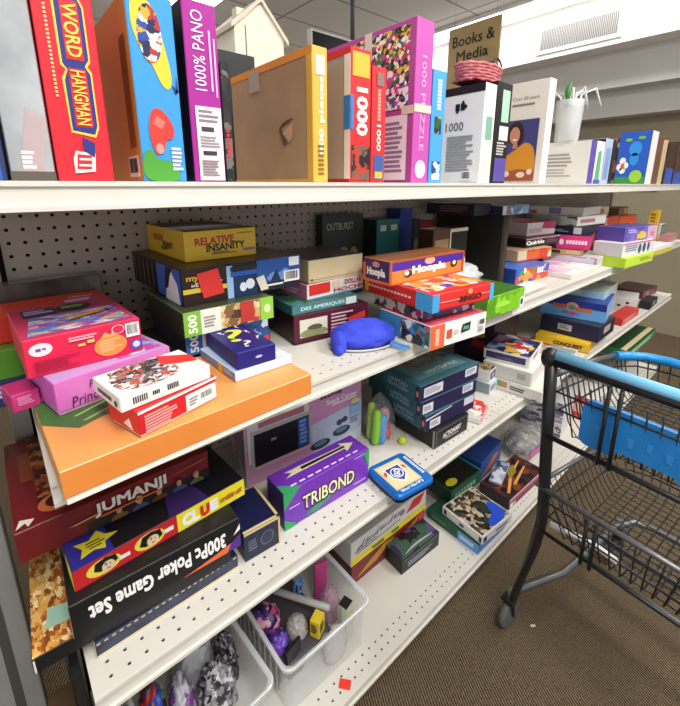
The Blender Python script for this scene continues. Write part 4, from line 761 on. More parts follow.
behind('dark red spine with a pale round emblem behind the Hoopla box', 420.5, 434, 221, .925, .06, '#7a1c1e', {'left': '#4c1214'}, [('e', 'front', .5, .62, .34, .12, '#d09a7a', 'emblem'), ('e', 'front', .5, .62, .2, .07, '#7a1c1e', 'emblem')])
behind('small brown box with a cream label behind the Hoopla box', 434, 450, 229, .745, .055, '#5c3a2a', {'left': '#3a241c'}, [('r', 'front', .1, .55, .95, .85, '#a88a6a', 'label')])
behind('black box with a cream edge and ring mark, right of the red spine', 450.5, 468, 228, .745, .055, '#1a1918', {'left': '#221d1a'}, [('r', 'front', 0, 0, .07, 1, '#d8ceb8', 'edge_strip'), ('r', 'front', 0, .95, 1, 1, '#d8ceb8', 'edge_strip'), ('e', 'front', .72, .48, .24, .1, '#e8dcb4', 'ring_mark'), ('e', 'front', .72, .48, .16, .06, '#1a1918', 'ring_mark')])
# blue cloth bag on the second shelf
p = at_z(370, 347, 1.05)
t = thing('cloth_bag', 'bright blue rounded cloth bag with a strap clip lying on the bare shelf', 'bag', (p.x+.003, p.y+.024, 1.051), R(-20))
cloth = noisy('#2a3ac0', '#3a4cd4', 14, .75, .12)
blob('bag_body', (0, 0, 0), (.155, .098, .056), cloth, t, 4, .08, 4, True, 3.0)
blob('bag_corner', (-.066, -.018, 0), (.036, .045, .042), cloth, t, 9, .14, 3)
blob('bag_corner', (-.074, -.036, 0), (.022, .03, .02), cloth, t, 12, .14, 3)
tube('seam', [(.070*math.cos(R(q)), .048*math.sin(R(q)), .02) for q in range(190, 350, 12)], .0014, mat('#1f2a92', .7), t, 5)
tube('zip_edge', [(.076*math.cos(R(q)), .051*math.sin(R(q)), .004) for q in range(215, 330, 10)], .0022, mat('#c9c8b4', .6), t, 5)
pts = [(.05, -.036, .012), (.066, -.050, .006), (.078, -.066, .005), (.070, -.074, .005), (.058, -.062, .005), (.046, -.045, .008)]
tube('strap_loop', pts, .003, mat('#4a8fd8', .4), t, 6, True)
# clear bag behind the bingo box
p = at_z(478, 282, 1.10)
t = thing('plastic_bag', 'crumpled clear plastic bag sitting on the bright green box', 'plastic bag', (1.062, .668, 1.1118))
blob('bag_film', (0, 0, 0), (.13, .10, .06), film('#e4e6e6', .55, .2), t, 6, .22, 4)
blob('white_contents', (0, 0, .002), (.10, .075, .042), noisy('#d8d8d6', '#9a9a98', 30, .5, .2), t, 8, .2, 3)
# green box at the shelf front
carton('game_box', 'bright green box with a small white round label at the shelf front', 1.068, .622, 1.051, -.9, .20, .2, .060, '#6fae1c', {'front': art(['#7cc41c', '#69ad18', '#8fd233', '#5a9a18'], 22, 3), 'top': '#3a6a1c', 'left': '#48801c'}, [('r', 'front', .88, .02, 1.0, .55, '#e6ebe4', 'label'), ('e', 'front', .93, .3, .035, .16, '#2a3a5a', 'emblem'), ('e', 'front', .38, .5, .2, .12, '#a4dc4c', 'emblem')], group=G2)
# dark cabinet
xf = at_y(505, 245, .70).x
t = thing('cabinet', 'tall dark brown open-sided box standing on the second shelf', 'cabinet', (xf+.02, .84, 1.051))
dk = noisy('#2b1f18', '#382a20', 10, .5, .02)
boxmesh('side_panel', -.045, -.14, 0, -.030, .14, .245, noisy('#15110e', '#1d1713', 10, .6, .02), t, .002)  # left side near-black: deep shadow on the brown put into its colour
boxmesh('side_panel', -.014, -.14, 0, -.004, .14, .245, dk, t, .002)
boxmesh('top_panel', -.03, -.14, .235, -.014, .14, .245, dk, t, .001)
boxmesh('back_panel', -.03, .13, 0, -.014, .14, .235, dk, t)
boxmesh('door', -.03, -.14, 0, -.014, -.128, .235, noisy('#3a2a1f', '#46342a', 10, .45, .02), t, .001)
boxmesh('trim_strip', -.024, -.142, .005, -.019, -.14, .24, mat('#5a4436'), t)
carton('game_box', 'pale blue and white box lying on top of the dark brown cabinet', xf+.10, .80, 1.051+.2458, 0, .20, .16, .032, '#b8c4d6', {'front': art(['#6a94cc', '#c8d6e8', '#8aaedc', '#5a7ab8'], 30, 2), 'left': '#2a3050'}, [('r', 'front', .0, .05, .12, .95, '#e6e4e0', 'label'), ('e', 'front', .22, .5, .06, .28, '#c0785a', 'picture')], group=G2)
carton('game_box', 'dark flat box with red and blue edges on the cabinet, pushed back', xf-.062, .86, 1.051+.2458, 0, .11, .2, .04, '#26262e', {'left': '#22222a', 'front': '#2a2a3a'}, [('l', 'left', .3, .2, .9, .8, 3, '#7a4a5a')], group=G2)
GR = 'game boxes at the right of the second shelf'
carton('game_box', 'blue box with orange lettering and white figures right of the cabinet', 1.525, .745, 1.051, -4, .235, .18, .056, '#2a5ac0', {'front': art(['#2a5cc4', '#e8e6e0', '#3f8a3a', '#f0a030', '#2450b0', '#d83a30'], 26, 4), 'left': '#1f3a80', 'top': '#3a66b8'}, [('mp', 'front', [rc(.08+.06*i, .2+.06*(i % 2), .125+.06*i, .5+.06*(i % 2)) for i in range(7)], '#ec9a34', 'title_blocks'), ('mp', 'front', [rc(.62+.07*i, .45, .67+.07*i, .85) for i in range(3)], '#e6eaf2', 'number_blocks'), ('p', 'front', [(.74, .02), (.98, .1), (.97, .45), (.78, .36)], '#e0452f', 'price_tag')], group=GR)
carton('game_box', 'cream and orange box above the blue box right of the cabinet', 1.66, .80, 1.1078, -8, .23, .18, .045, '#d8b08a', {'front': art(['#e0c8a0', '#d8622c', '#e8b83a', '#c83a2c', '#f0e0c4'], 20, 5)}, [('r', 'front', .0, .1, .25, .95, '#d8c4a4', 'label'), ('r', 'front', 0, 0, 1, .12, '#b02a34', 'edge_strip')], group=GR)
carton('game_box', 'black box with white Quirkle lettering in the stack right of the cabinet', 1.765, .82, 1.1535, -5, .27, .18, .036, '#1b1a1e', {'front': '#17161a', 'top': '#5a1f2a'}, [('t', 'front', .27, .48, .14, .020, 'Quirkle', '#efece6', 0, 'title', .06), ('r', 'front', 0, .88, 1, 1, '#c9a0a8', 'edge_strip'), ('l', 'front', .58, .2, .95, .8, 3, '#6a4a54')], group=GR)
carton('game_box', 'white box with red top and magenta block, topmost right of the cabinet', 1.83, .86, 1.190, -6, .22, .18, .055, '#e2dcda', {'left': '#c9b8b8', 'top': '#b82a44'}, [('p', 'front', [(.5, .5), (1, .4), (1, 1), (.55, 1)], '#c8466a', 'picture'), ('r', 'front', .05, .2, .5, .55, '#d8b0b4', 'picture')], group=GR)
carton('game_box', 'flat pale pink and white packet lying at the shelf front', 1.795, .665, 1.051, -.8, .29, .2, .018, '#e2dcd4', {'top': art(['#e2c4d8', '#d89ac4', '#ece8e2', '#c9dce0', '#e6d8c8'], 14, 3), 'front': '#d6cfc4'}, [], group=GR)
carton('booklet', 'thin stack of white cards lying in front of the blue box', 1.35, .60, 1.051, 2, .18, .07, .014, '#e6e2da', {'front': '#c9c2b6'}, [('l', 'front', .02, .1, .98, .9, 4, '#b5aea2')], cat='cards', group=GR)
carton('game_box', 'grey white box leaning behind the pink packet', 1.99, .69, 1.051, 3, .09, .22, .045, '#c8c4c6', {'left': art(['#d8d0d4', '#b88aa4', '#a8a4a8'], 18, 3)}, [('r', 'left', .55, .15, .95, .85, '#d9d6e4', 'label')], group=GR)
carton('game_box', 'brown flat box with dark windows under the hot pink box', 2.06, .775, 1.097, 12, .26, .22, .024, '#9a7a54', {'left': '#b8946a', 'top': '#3a2a24'}, [('r', 'left', .2, .2, .6, .8, '#3a2820', 'window_print'), ('r', 'left', .7, .2, .95, .8, '#c9b08a', 'window_print')], group=GR)
carton('game_box', 'black and hot pink box with white block lettering', 2.08, .775, 1.1218, 14, .26, .24, .060, '#1d1a22', {'left': '#1c1a24', 'top': '#2a2430', 'front': '#c02a6a'}, [('r', 'left', .46, .0, 1, 1, '#d8307a', 'pink_panel'), ('mp', 'left', [rc(.62+.05*i, .36, .66+.05*i, .64) for i in range(7)], '#f0dce6', 'lettering'), ('e', 'left', .54, .5, .04, .22, '#f0dce6', 'emblem'), ('r', 'left', .12, .1, .32, .22, '#b8342c', 'picture')], group=GR)
carton('game_box', 'dark navy box with white print between the pink and the green topped box', 2.12, .79, 1.1826, 4, .26, .22, .036, '#232640', {'left': '#22253f', 'top': '#34384a'}, [('l', 'left', .35, .2, .8, .6, 2, '#aab0c8'), ('r', 'left', .85, .1, 1, .9, '#e2e2e6', 'label')], group=GR)
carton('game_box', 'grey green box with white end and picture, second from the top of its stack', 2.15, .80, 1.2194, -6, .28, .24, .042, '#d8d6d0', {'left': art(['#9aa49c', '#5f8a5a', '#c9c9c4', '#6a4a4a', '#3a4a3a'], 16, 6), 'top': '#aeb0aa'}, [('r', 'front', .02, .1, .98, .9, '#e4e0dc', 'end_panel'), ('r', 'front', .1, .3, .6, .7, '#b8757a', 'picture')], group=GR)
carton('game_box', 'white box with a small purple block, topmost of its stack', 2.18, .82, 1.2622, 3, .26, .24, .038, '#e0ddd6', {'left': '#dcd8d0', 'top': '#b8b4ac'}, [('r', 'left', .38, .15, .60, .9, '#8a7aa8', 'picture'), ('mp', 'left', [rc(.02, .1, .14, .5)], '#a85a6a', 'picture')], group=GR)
carton('game_box', 'lime green box at the shelf front near the far end', 2.21, .545, 1.051, -4.9, .32, .12, .044, '#b8d836', {'left': '#b4d430', 'front': '#c2e040', 'top': '#cfe070'}, [('l', 'front', .5, .3, .95, .7, 2, '#8aa42a')], group=GR)
carton('game_box', 'white box with dark oval pictures lying on the lime box', 2.21, .555, 1.0958, -8, .31, .12, .060, '#dcdcdc', {'left': '#d4d6d8', 'top': '#e8e0e0'}, [('mp', 'front', [ell(.52, .45, .05, .36), ell(.66, .5, .05, .36), ell(.8, .52, .04, .34)], '#4a5270', 'picture'), ('l', 'front', .08, .3, .45, .8, 3, '#8a8ea8'), ('r', 'front', 0, .88, 1, 1, '#c8788a', 'edge_strip')], group=GR)
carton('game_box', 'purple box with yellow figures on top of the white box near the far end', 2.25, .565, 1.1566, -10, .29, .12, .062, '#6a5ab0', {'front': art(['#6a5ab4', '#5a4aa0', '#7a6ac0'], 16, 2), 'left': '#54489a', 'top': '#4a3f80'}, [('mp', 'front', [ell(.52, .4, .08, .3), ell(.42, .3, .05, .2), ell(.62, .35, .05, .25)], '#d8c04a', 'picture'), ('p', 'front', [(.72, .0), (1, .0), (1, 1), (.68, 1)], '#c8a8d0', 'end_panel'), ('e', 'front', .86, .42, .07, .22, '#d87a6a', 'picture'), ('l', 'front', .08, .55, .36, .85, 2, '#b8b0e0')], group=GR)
carton('game_box', 'white flat box with yellow front beside the lime box', 2.62, .60, 1.051, -3, .44, .2, .042, '#e4e4e4', {'front': '#d2c22e', 'top': '#e8e8e8'}, [('r', 'front', 0, .55, 1, 1, '#e6e6e4', 'lid_band'), ('e', 'front', .2, .3, .06, .2, '#a88a1a', 'picture')], group=GR)
carton('game_box', 'red box with white scribbled print near the far end', 2.63, .84, 1.051, 3, .28, .2, .18, '#b8322a', {'front': art(['#b83028', '#d0503a', '#c8a89a', '#a02820'], 14, 3), 'left': '#8c241f'}, [], group=GR)
carton('game_box', 'orange red box on the red box near the far end', 2.94, .84, 1.051, -3, .28, .2, .17, '#d8542c', {'front': '#d8562e', 'left': '#b03a24'}, [('e', 'front', .7, .5, .16, .25, '#e8a07a', 'picture')], group=GR)
carton('game_box', 'brown and tan box on top of the orange red box', 2.945, .86, 1.2218, 6, .30, .17, .045, '#6a4a38', {'front': '#7a5844'}, [('r', 'front', .5, .1, .95, .9, '#c89a6a', 'label')], group=GR)
carton('game_box', 'small white and gold box on the red scribbled box', 2.63, .86, 1.2318, -14, .17, .12, .05, '#d8cfc0', {'front': '#d4c8b0'}, [('e', 'front', .5, .5, .25, .3, '#b08a4a', 'picture')], group=GR)
carton('game_box', 'grey box tilted among the red boxes at the back', 2.42, .93, 1.051, 0, .10, .08, .225, '#8a807a', {'front': '#b8b0a8'}, [], group=GR)
a, b_ = at_y(663, 203, .62), at_y(669, 245, .62)
t = carton('book', 'tall yellow book standing on end at the far right of the second shelf', 3.12, .65, 1.051, 0, .05, .05, .20, '#d8b23a', {'left': '#c9a434', 'front': '#e0bc44'}, [('r', 'front', .6, 0, .8, 1, '#6a5420', 'spine_line'), ('l', 'left', .2, .6, .8, .9, 3, '#7a6424')], cat='book', rot=None)
carton('picture_frame', 'small dark framed picture at the far right edge', 3.36, .66, 1.051+.0, 0, .11, .03, .10, '#d8d6d0', {'front': '#3a5a5a'}, [('r', 'front', .1, .12, .9, .88, '#6a8a84', 'picture')], cat='picture frame')
carton('game_box', 'pink flat box at the far right end of the second shelf', 3.30, .60, 1.051, 0, .22, .05, .045, '#b87a7e', {'front': '#c08488'}, [], group=GR)

# ------------------------------------------------------------------ third shelf, middle
carton('game_box', 'tall navy blue box with cream edges beside the purple TRIBOND box', .318, .655, .684, -3.1, .078, .108, .066, '#161b42', {'top': '#151a40', 'front': '#20233a', 'left': '#11142c'}, [('mp', 'top', [rc(0, 0, 1, .055), rc(.93, 0, 1, 1)], '#c9b684', 'edge_strip'), ('mp', 'front', [rc(.95, 0, 1, 1), rc(0, .92, 1, 1)], '#c9b684', 'edge_strip'), ('e', 'front', .62, .5, .2, .26, '#4a4f68', 'emblem'), ('e', 'front', .62, .5, .15, .2, '#2a2e44', 'emblem'), ('l', 'front', .1, .3, .35, .7, 4, '#5a5e74')], group=G3)
tb = [('p', 'front', [(.20, .12), (.34, .06), (.78, .44), (.70, .5)], '#2f8f5a', 'green_shape'), ('p', 'front', [(0, .55), (.18, 1), (0, 1)], '#2f9a5a', 'corner_shape'), ('p', 'front', [(0, .0), (.14, .0), (0, .3)], '#2f9a5a', 'corner_shape'), ('mp', 'front', [rc(.05, .52, .16, .55), rc(.8, .14, .96, .17), rc(.8, .9, .95, .92)], '#cbb2e6', 'small_print'), ('p', 'front', [(.97, .6), (1, .4), (1, 1), (.93, .9)], '#2f9a5a', 'corner_shape'), ('p', 'top', [(0, 0), (.16, 0), (0, .4)], '#2f9a5a', 'corner_shape'), ('p', 'top', [(.12, .50), (.80, .50), (.80, .34), (.93, .58), (.80, .86), (.80, .68), (.14, .76), (.2, .62)], '#d8cfae', 'arrow_print'), ('p', 'top', [(.3, .55), (.82, .55), (.82, .64), (.3, .68)], '#1d1a1c', 'arrow_print'), ('mp', 'top', [rc(.1+.09*i, .1, .16+.09*i, .16) for i in range(9)], '#e0d2ee', 'dash_line')]
tb = tb+[('t', 'front', .503, .45, .154, .040, 'TRIBOND', '#20142a', -1, 'title_shadow', .06), ('t', 'front', .497, .475, .148, .034, 'TRIBOND', '#f3e6bc', -1, 'title', .015)]
carton('game_box', 'purple TRIBOND box with green corner shapes on the bare third shelf', .498, .648, .684, -1.5, .243, .07, .093, '#6a2aa8', {'front': noisy('#6526a4', '#7633b4', 10, .35, .02), 'left': '#3c2464', 'top': '#6a2ea8'}, tb, group=G3)
sn = [('p', 'front', [(.0, .0), (.62, .0), (1, .52), (1, .0)], '#d8dcea', 'picture'), ('p', 'front', [(.46, .9), (1, .98), (1, .38), (.6, .3), (.46, .32)], '#c88ab8', 'picture'), ('p', 'front', [(.5, .55), (1, .68), (1, .2), (.55, .02)], '#b9c6e2', 'picture'), ('mp', 'front', [ell(.6, .18, .09, .075), ell(.80, .26, .085, .075)], '#1e2433', 'pan_picture'), ('mp', 'front', [ell(.6, .20, .06, .04), ell(.80, .28, .06, .04)], '#5a7a9a', 'pan_picture'), ('mp', 'front', [ell(.78, .42, .03, .05), ell(.83, .44, .03, .05)], '#3a3a58', 'picture'),
 ('r', 'front', .02, .34, .50, .97, '#cfcfcb', 'oven_picture'), ('r', 'front', .04, .24, .52, .82, '#a9aaa8', 'oven_picture'), ('r', 'front', .065, .27, .50, .76, '#141318', 'oven_window'), ('r', 'front', .07, .22, .51, .27, '#d4a8b4', 'oven_picture'), ('r', 'front', .405, .29, .495, .74, '#2c4c9a', 'oven_panel'), ('l', 'front', .42, .32, .485, .72, 6, '#7a98d8'), ('r', 'front', .19, .58, .23, .62, '#8a8a8c', 'oven_badge'), ('r', 'front', .1, .84, .46, .93, '#a86a7c', 'oven_picture'),
 ('t', 'front', .80, .84, .105, .016, 'Snack Center', '#f2eaf0', 0, 'title', .03), ('q', 'front', .60, .92, .80, .97, 6, '#2a2028', 'title'), ('l', 'front', .70, .74, .95, .79, 1, '#f0d8e4'), ('e', 'front', .93, .70, .045, .045, '#d8d08a', 'badge'), ('r', 'front', .88, .48, .98, .64, '#8ab4e0', 'label'), ('r', 'front', .0, .0, .04, .3, '#20202a', 'shadow_print') if False else ('l', 'front', .88, .32, .97, .44, 3, '#8a94b0')]
carton('toy_oven_box', 'large white and pink toy oven box reading Snack Center behind the purple box', .558, .815, .684, -4, .358, .09, .180, '#d8cfd6', {'front': '#c58fb2', 'left': art(['#d8d0d0', '#c8a0b0', '#a8a4a4'], 16, 2), 'top': '#d0b4c4'}, sn, cat='toy box', group=G3)
# bag of small toys
t = thing('toy_bag', 'clear bag holding green, blue and red plastic toys between the boxes', 'toy bag', (.770, .715, .684))
o = blob('bag_film', (0, 0, 0), (.085, .085, .14), film('#e8eef0', .10, .1), t, 3, .16, 4, True, 2.5, .25)
for nm, lab, c, lx, ly, rx, ln in (('toy_tube', 'lime green plastic tube in the clear bag', '#8fc83a', -.042, -.02, .012, .10), ('toy_tube', 'sky blue plastic tube in the clear bag', '#3f9ad8', -.018, -.028, .012, .085), ('toy_tube', 'yellow green plastic tube at the back of the clear bag', '#a8c84a', -.03, .01, .011, .11)):
    bm = bmesh.new(); add_tube(bm, [(0, 0, .0), (0, 0, .006), (.004, .0, ln*.5), (.010, .004, ln-.006), (.011, .004, ln)], [rx*.6, rx, rx, rx, rx*.5], 12)
    o = from_bm(nm, bm, mat(c, .3), None); o.location = (.764+lx*.7, .72+ly, .688); tag(o, lab, 'toy', 'toys in the clear bag')
o = blob('toy_figure', (.764+.016, .72-.016, .688), (.038, .032, .05), mat('#d8202f', .35), None, 7, .28, 3); tag(o, 'red lumpy plastic toy in the clear bag', 'toy', 'toys in the clear bag')
o = blob('toy_figure', (.764+.016, .72-.01, .739), (.036, .032, .042), mat('#d88aa0', .35), None, 17, .3, 3); tag(o, 'pink plastic toy above the red one in the clear bag', 'toy', 'toys in the clear bag')
o = blob('toy_ball', (.80, .655, .684), (.026, .026, .02), mat('#b8c83a', .35), None, 5, .1, 3); tag(o, 'small yellow green toy lying just outside the clear bag', 'toy', 'toys in the clear bag')
# stack of teal puzzles
def teal(label, x, y, z, yaw, L, H, top=None, dec=()):
    d = [('t', 'left', .62, .66, .075, .010, 'LIMITED', '#a8c4c8', 0, 'title', .0), ('t', 'left', .62, .36, .075, .010, 'EDITION', '#a8c4c8', 0, 'title', .0), ('r', 'left', .93, .05, 1, .95, '#1f2346', 'corner_band'), ('e', 'left', .965, .5, .02, .2, '#c87a4a', 'emblem'), ('r', 'left', .0, .0, .35, 1, '#2a4a50', 'side_band')]
    return carton('jigsaw_box', label, x, y, z, yaw, L, .22, H, '#2f5a66', {'front': '#262148', 'left': '#2f5c68', 'top': top or '#3a6670'}, d+list(dec), 'jigsaw puzzle', 'stack of teal and purple puzzles')
carton('jigsaw_box', 'black box with white ACTIONARY lettering at the bottom of the teal stack', .925, .683, .684, -2.2, .155, .22, .056, '#17171a', {'left': '#141417', 'front': '#19191c'}, [('t', 'front', .50, .52, .085, .016, 'ACTIONARY', '#e6e4e0', 2, 'title', .03), ('l', 'front', .3, .24, .72, .30, 1, '#b8b6b2'), ('mp', 'front', [rc(.03, .9, .97, .94), rc(.03, .05, .05, .9), rc(.95, .05, .97, .9), rc(.03, .05, .97, .08)], '#6a6866', 'border_line'), ('r', 'left', .97, 0, 1, 1, '#8a8884', 'worn_edge')], cat='board game', group='stack of teal and purple puzzles')
teal('third teal puzzle box from the top, white label low on its purple front', .935, .694, .741, -4, .218, .048, None, [('r', 'front', .08, .1, .28, .62, '#d8d8dc', 'label'), ('l', 'front', .10, .2, .26, .5, 3, '#8a8aa0'), ('p', 'front', [(.0, .72), (.5, .9), (.5, .96), (.0, .82)], '#d8d4d8', 'edge_strip'), ('r', 'front', .76, .5, .97, .98, '#c9c9d2', 'label')])
teal('second teal puzzle box from the top, with two white labels on its purple front', .934, .698, .790, -5.5, .238, .043, None, [('r', 'front', .03, .12, .20, .75, '#d8d8dc', 'label'), ('l', 'front', .05, .25, .18, .6, 3, '#8a8aa0'), ('r', 'front', .72, .38, .92, .95, '#d0d0da', 'label'), ('l', 'front', .74, .48, .9, .85, 3, '#8a8aa0')])
teal('topmost teal puzzle box with a weathered brown picture on its lid', .934, .700, .834, -4.5, .256, .048, None, [('r', 'front', .06, .22, .36, .80, '#dcdce2', 'label'), ('l', 'front', .08, .32, .34, .7, 3, '#9a9ab0'), ('r', 'front', .74, .42, .95, .92, '#d4d4dc', 'label'), ('l', 'front', .76, .52, .93, .82, 3, '#8a8aa0'), ('p', 'top', [(.10, .12), (.90, .12), (.92, .95), (.06, .95)], '#5f8a8e', 'picture'), ('p', 'top', [(.22, .38), (.86, .42), (.88, .9), (.3, .92)], art(['#8a5a44', '#a8745a', '#5f8a8a', '#6a4a3a', '#7aa0a0'], 60, 4), 'picture'), ('q', 'top', .28, .19, .82, .26, 11, '#d0dcdc', 'title')])
# GO tin at the shelf front
p = at_z(395, 483, .690)
t = thing('game_tin', 'blue rounded tin with a GO shield on its lid, poking over the shelf edge', 'game tin', (.676, .556, .684), R(-7))
def rrect(bm, hx, hy, r, z0, z1, inset=.004):
    loops = []
    for z, k in ((z0, inset), (z0+.003, 0), (z1-.004, 0), (z1, inset)):
        pts = []
        for cx, cy, a0 in ((hx-r, hy-r, 0), (-hx+r, hy-r, 90), (-hx+r, -hy+r, 180), (hx-r, -hy+r, 270)):
            for i in range(6):
                a = R(a0+90*i/5); pts.append(bm.verts.new((cx+(r-k)*math.cos(a), cy+(r-k)*math.sin(a), z)))
        loops.append(pts)
    n = len(loops[0])
    for A, B in zip(loops, loops[1:]):
        for i in range(n): bm.faces.new((A[i], A[(i+1) % n], B[(i+1) % n], B[i])).smooth = False
    bm.faces.new(list(reversed(loops[0]))); bm.faces.new(loops[-1])
bm = bmesh.new(); rrect(bm, .059, .059, .016, 0, .014); from_bm('tin_base', bm, mat('#16264e', .25, .5), t)
bm = bmesh.new(); rrect(bm, .061, .061, .017, .0105, .026); from_bm('tin_lid', bm, mat('#1f6cc0', .25, .2), t)
deco(t, [('r', 'top', .10, .14, .76, .86, '#c9c090', 'cream_panel'), ('r', 'top', .14, .18, .72, .82, '#d8cfa4', 'cream_panel'), ('p', 'top', [(.22, .74), (.64, .74), (.62, .40), (.43, .24), (.24, .40)], '#e6e2d4', 'shield'), ('p', 'top', [(.26, .70), (.60, .70), (.58, .43), (.43, .29), (.28, .43)], '#2c3c92', 'shield'), ('e', 'top', .43, .52, .14, .14, '#e4e4ec', 'ring'), ('e', 'top', .43, .52, .115, .115, '#2a3a94', 'ring'), ('t', 'top', .43, .52, .026, .017, 'GO', '#eeeef2', 55, 'title', .05), ('mp', 'top', [[(.16, .5), (.24, .6), (.22, .66), (.15, .6)], [(.64, .6), (.7, .52), (.7, .62), (.66, .66)]], '#c8452f', 'ribbon'), ('mp', 'top', [rc(.85, .22+.055*i, .91, .255+.055*i) for i in range(11)], '#dfe8f4', 'lettering'), ('q', 'top', .15, .045, .72, .105, 12, '#dfe8f4', 'lettering')], .122, .122, .026)
# red and white packet, right of the teal stack
carton('toy_packet', 'small red and white packet lying right of the black box', 1.10, .600, .684, 20, .12, .05, .016, '#d8d4d0', {'top': art(['#d8332e', '#e6e2de', '#d84a40', '#c9c4be', '#3a3236'], 28, 4), 'front': '#d03a34'}, [], cat='packet', group=G3)
carton('toy_packet', 'dark chequered packet behind the red and white packet', 1.135, .69, .684, 12, .13, .05, .022, '#2a2428', {'top': art(['#2a2428', '#c9a0a8', '#8a2a34', '#e0d8d8'], 50, 6)}, [], cat='packet', group=G3)
# white boxes right of the teal stack
carton('game_box', 'big white box with small green and orange picture squares at the shelf front', 1.412, .60, .684, 4, .2, .205, .040, '#dcdad4', {'left': '#dedbd2', 'top': '#cfcdc4'}, [('mp', 'left', [rc(.08, .3, .18, .85), rc(.22, .3, .32, .85)], '#6a9a6a', 'picture'), ('mp', 'left', [rc(.18, .3, .22, .85), rc(.32, .3, .42, .85)], '#d0824a', 'picture'), ('mp', 'left', [rc(.47, .55, .72, .66), rc(.47, .34, .7, .45)], '#3a3834', 'lettering'), ('r', 'left', .85, .0, .93, .12, '#6a6864', 'label')], group=G3)
carton('game_box', 'grey white box with a barcode patch on top of the big white box', 1.415, .635, .725, 9, .2, .17, .050, '#cfcec6', {'left': '#cccbc3', 'top': '#d8d6ce'}, [('r', 'left', .72, .3, .88, .72, '#a8a69e', 'barcode_patch'), ('r', 'left', .97, 0, 1, 1, '#e6e2d8', 'worn_edge'), ('r', 'left', .1, .6, .2, .7, '#a8a49a', 'label')], group=G3)
carton('game_box', 'white box with a purple panel and coloured picture lid, top of the white stack', 1.44, .66, .776, 12, .2, .16, .038, '#e2e0dc', {'left': '#e0deda', 'top': art(['#3a3f7c', '#c03a34', '#e6e2da', '#24223a', '#7a94c0', '#d8b04a'], 30, 5)}, [('r', 'left', .06, .18, .92, .82, '#3f3866', 'purple_panel'), ('l', 'left', .3, .25, .7, .5, 2, '#6a6490'), ('r', 'front', .3, .3, .6, .7, '#8a8884', 'label')], group=G3)
carton('game_box', 'dark purple box with gold scrolled print on the stack below the green box', 1.58, .85, .684, 4, .24, .17, .19, '#2a2038', {'left': '#2e2240', 'top': '#4a3a2c', 'front': '#241c30'}, [('mp', 'left', [ell(.6, .62, .2, .06), ell(.7, .72, .08, .08), ell(.5, .55, .1, .05)], '#c09a3c', 'gold_print'), ('p', 'left', [(.45, .35), (.85, .3), (.8, .48), (.5, .5)], '#b0302c', 'red_print')], group=G3)
carton('game_box', 'slim white box with a navy picture on its front, tilted out beside the teal stack', 1.272, .70, .725, 10, .06, .10, .040, '#e4e4e4', {'front': '#e6e6e6', 'top': art(['#3a4a3a', '#c0a040', '#5a5a7a', '#d0c8b8'], 40, 2)}, [('r', 'front', .1, .14, .9, .86, '#2a2f66', 'picture'), ('e', 'front', .5, .5, .2, .25, '#aab0d8', 'picture')], group=G3)
carton('game_box', 'pale flat box under the tilted navy picture box', 1.268, .70, .684, 6, .065, .12, .040, '#c8ccd0', {'front': '#c4c8d0', 'left': '#8a9aa4'}, [('l', 'front', .1, .2, .8, .7, 2, '#6a7080')], group=G3)
carton('toy_packet', 'white packet with orange letters hanging off the white boxes', 1.54, .545, .684, 6, .04, .03, .085, '#e4dcd8', {'front': '#e6deda', 'left': '#e2dad4'}, [('p', 'left', [(.2, .1), (.9, .2), (.9, .35), (.3, .3)], '#d8743a', 'picture'), ('mp', 'front', [rc(.2, .4, .7, .6)], '#d89a8a', 'picture')], cat='packet', group=G3)
# conquest stack
carton('game_box', 'yellow box with red CONQUEST lettering under the navy box', 1.99, .665, .684, 8, .22, .22, .042, '#e2b62c', {'left': '#e6bc2e', 'front': '#d0a224'}, [('t', 'left', .62, .45, .12, .022, 'CONQUEST', '#5a2a14', 0, 'title', .06), ('r', 'left', 0, 0, 1, .12, '#c8862a', 'edge_strip')], group=G3)
carton('game_box', 'white edged picture box in front of the yellow CONQUEST box', 1.72, .625, .684, 10, .20, .16, .03, '#e2e0dc', {'left': '#e4e2de', 'top': art(['#c8a090', '#e6e2dc', '#a84a44', '#8aa0a8'], 20, 3)}, [], group=G3)
carton('game_box', 'dark navy box with a silver label between the yellow and the rainbow box', 2.055, .652, .7268, 1.4, .229, .247, .072, '#1d1f3c', {'left': '#1f2142', 'top': '#2c2f3a', 'front': '#191b34'}, [('r', 'left', .32, .32, .56, .72, '#b4b4b8', 'silver_label'), ('l', 'left', .35, .4, .53, .64, 2, '#6a6a74'), ('r', 'front', .3, .35, .7, .8, '#b0a49a', 'label')], group=G3)
carton('game_box', 'sky blue box with an orange rainbow title above the navy box', 2.12, .685, .7996, 10, .26, .27, .085, '#2f5ab0', {'left': '#6aa8e0', 'top': '#2a4890', 'front': '#8ab0d8'}, [('r', 'left', 0, .62, 1, 1, '#1f2f86', 'navy_band'), ('e', 'left', .5, .62, .10, .26, '#e0a080', 'rainbow'), ('e', 'left', .5, .58, .06, .16, '#4a9a8a', 'rainbow'), ('mp', 'left', [rc(.2, .5, .42, .72), rc(.56, .42, .8, .64)], '#c86a4a', 'title_blocks'), ('l', 'left', .35, .2, .65, .34, 2, '#8a4a8a'), ('e', 'left', .52, .27, .05, .1, '#c84a9a', 'picture')], group=G3)
carton('game_box', 'pale blue and white picture box on the rainbow box', 2.20, .70, .8854, 6, .24, .24, .035, '#c0d4e0', {'left': '#a8c8e6', 'top': art(['#c9e0c8', '#c86a7c', '#e6ece8', '#9ac0b0'], 12, 3)}, [('r', 'left', .1, .2, .6, .9, '#d0e8d8', 'picture')], group=G3)
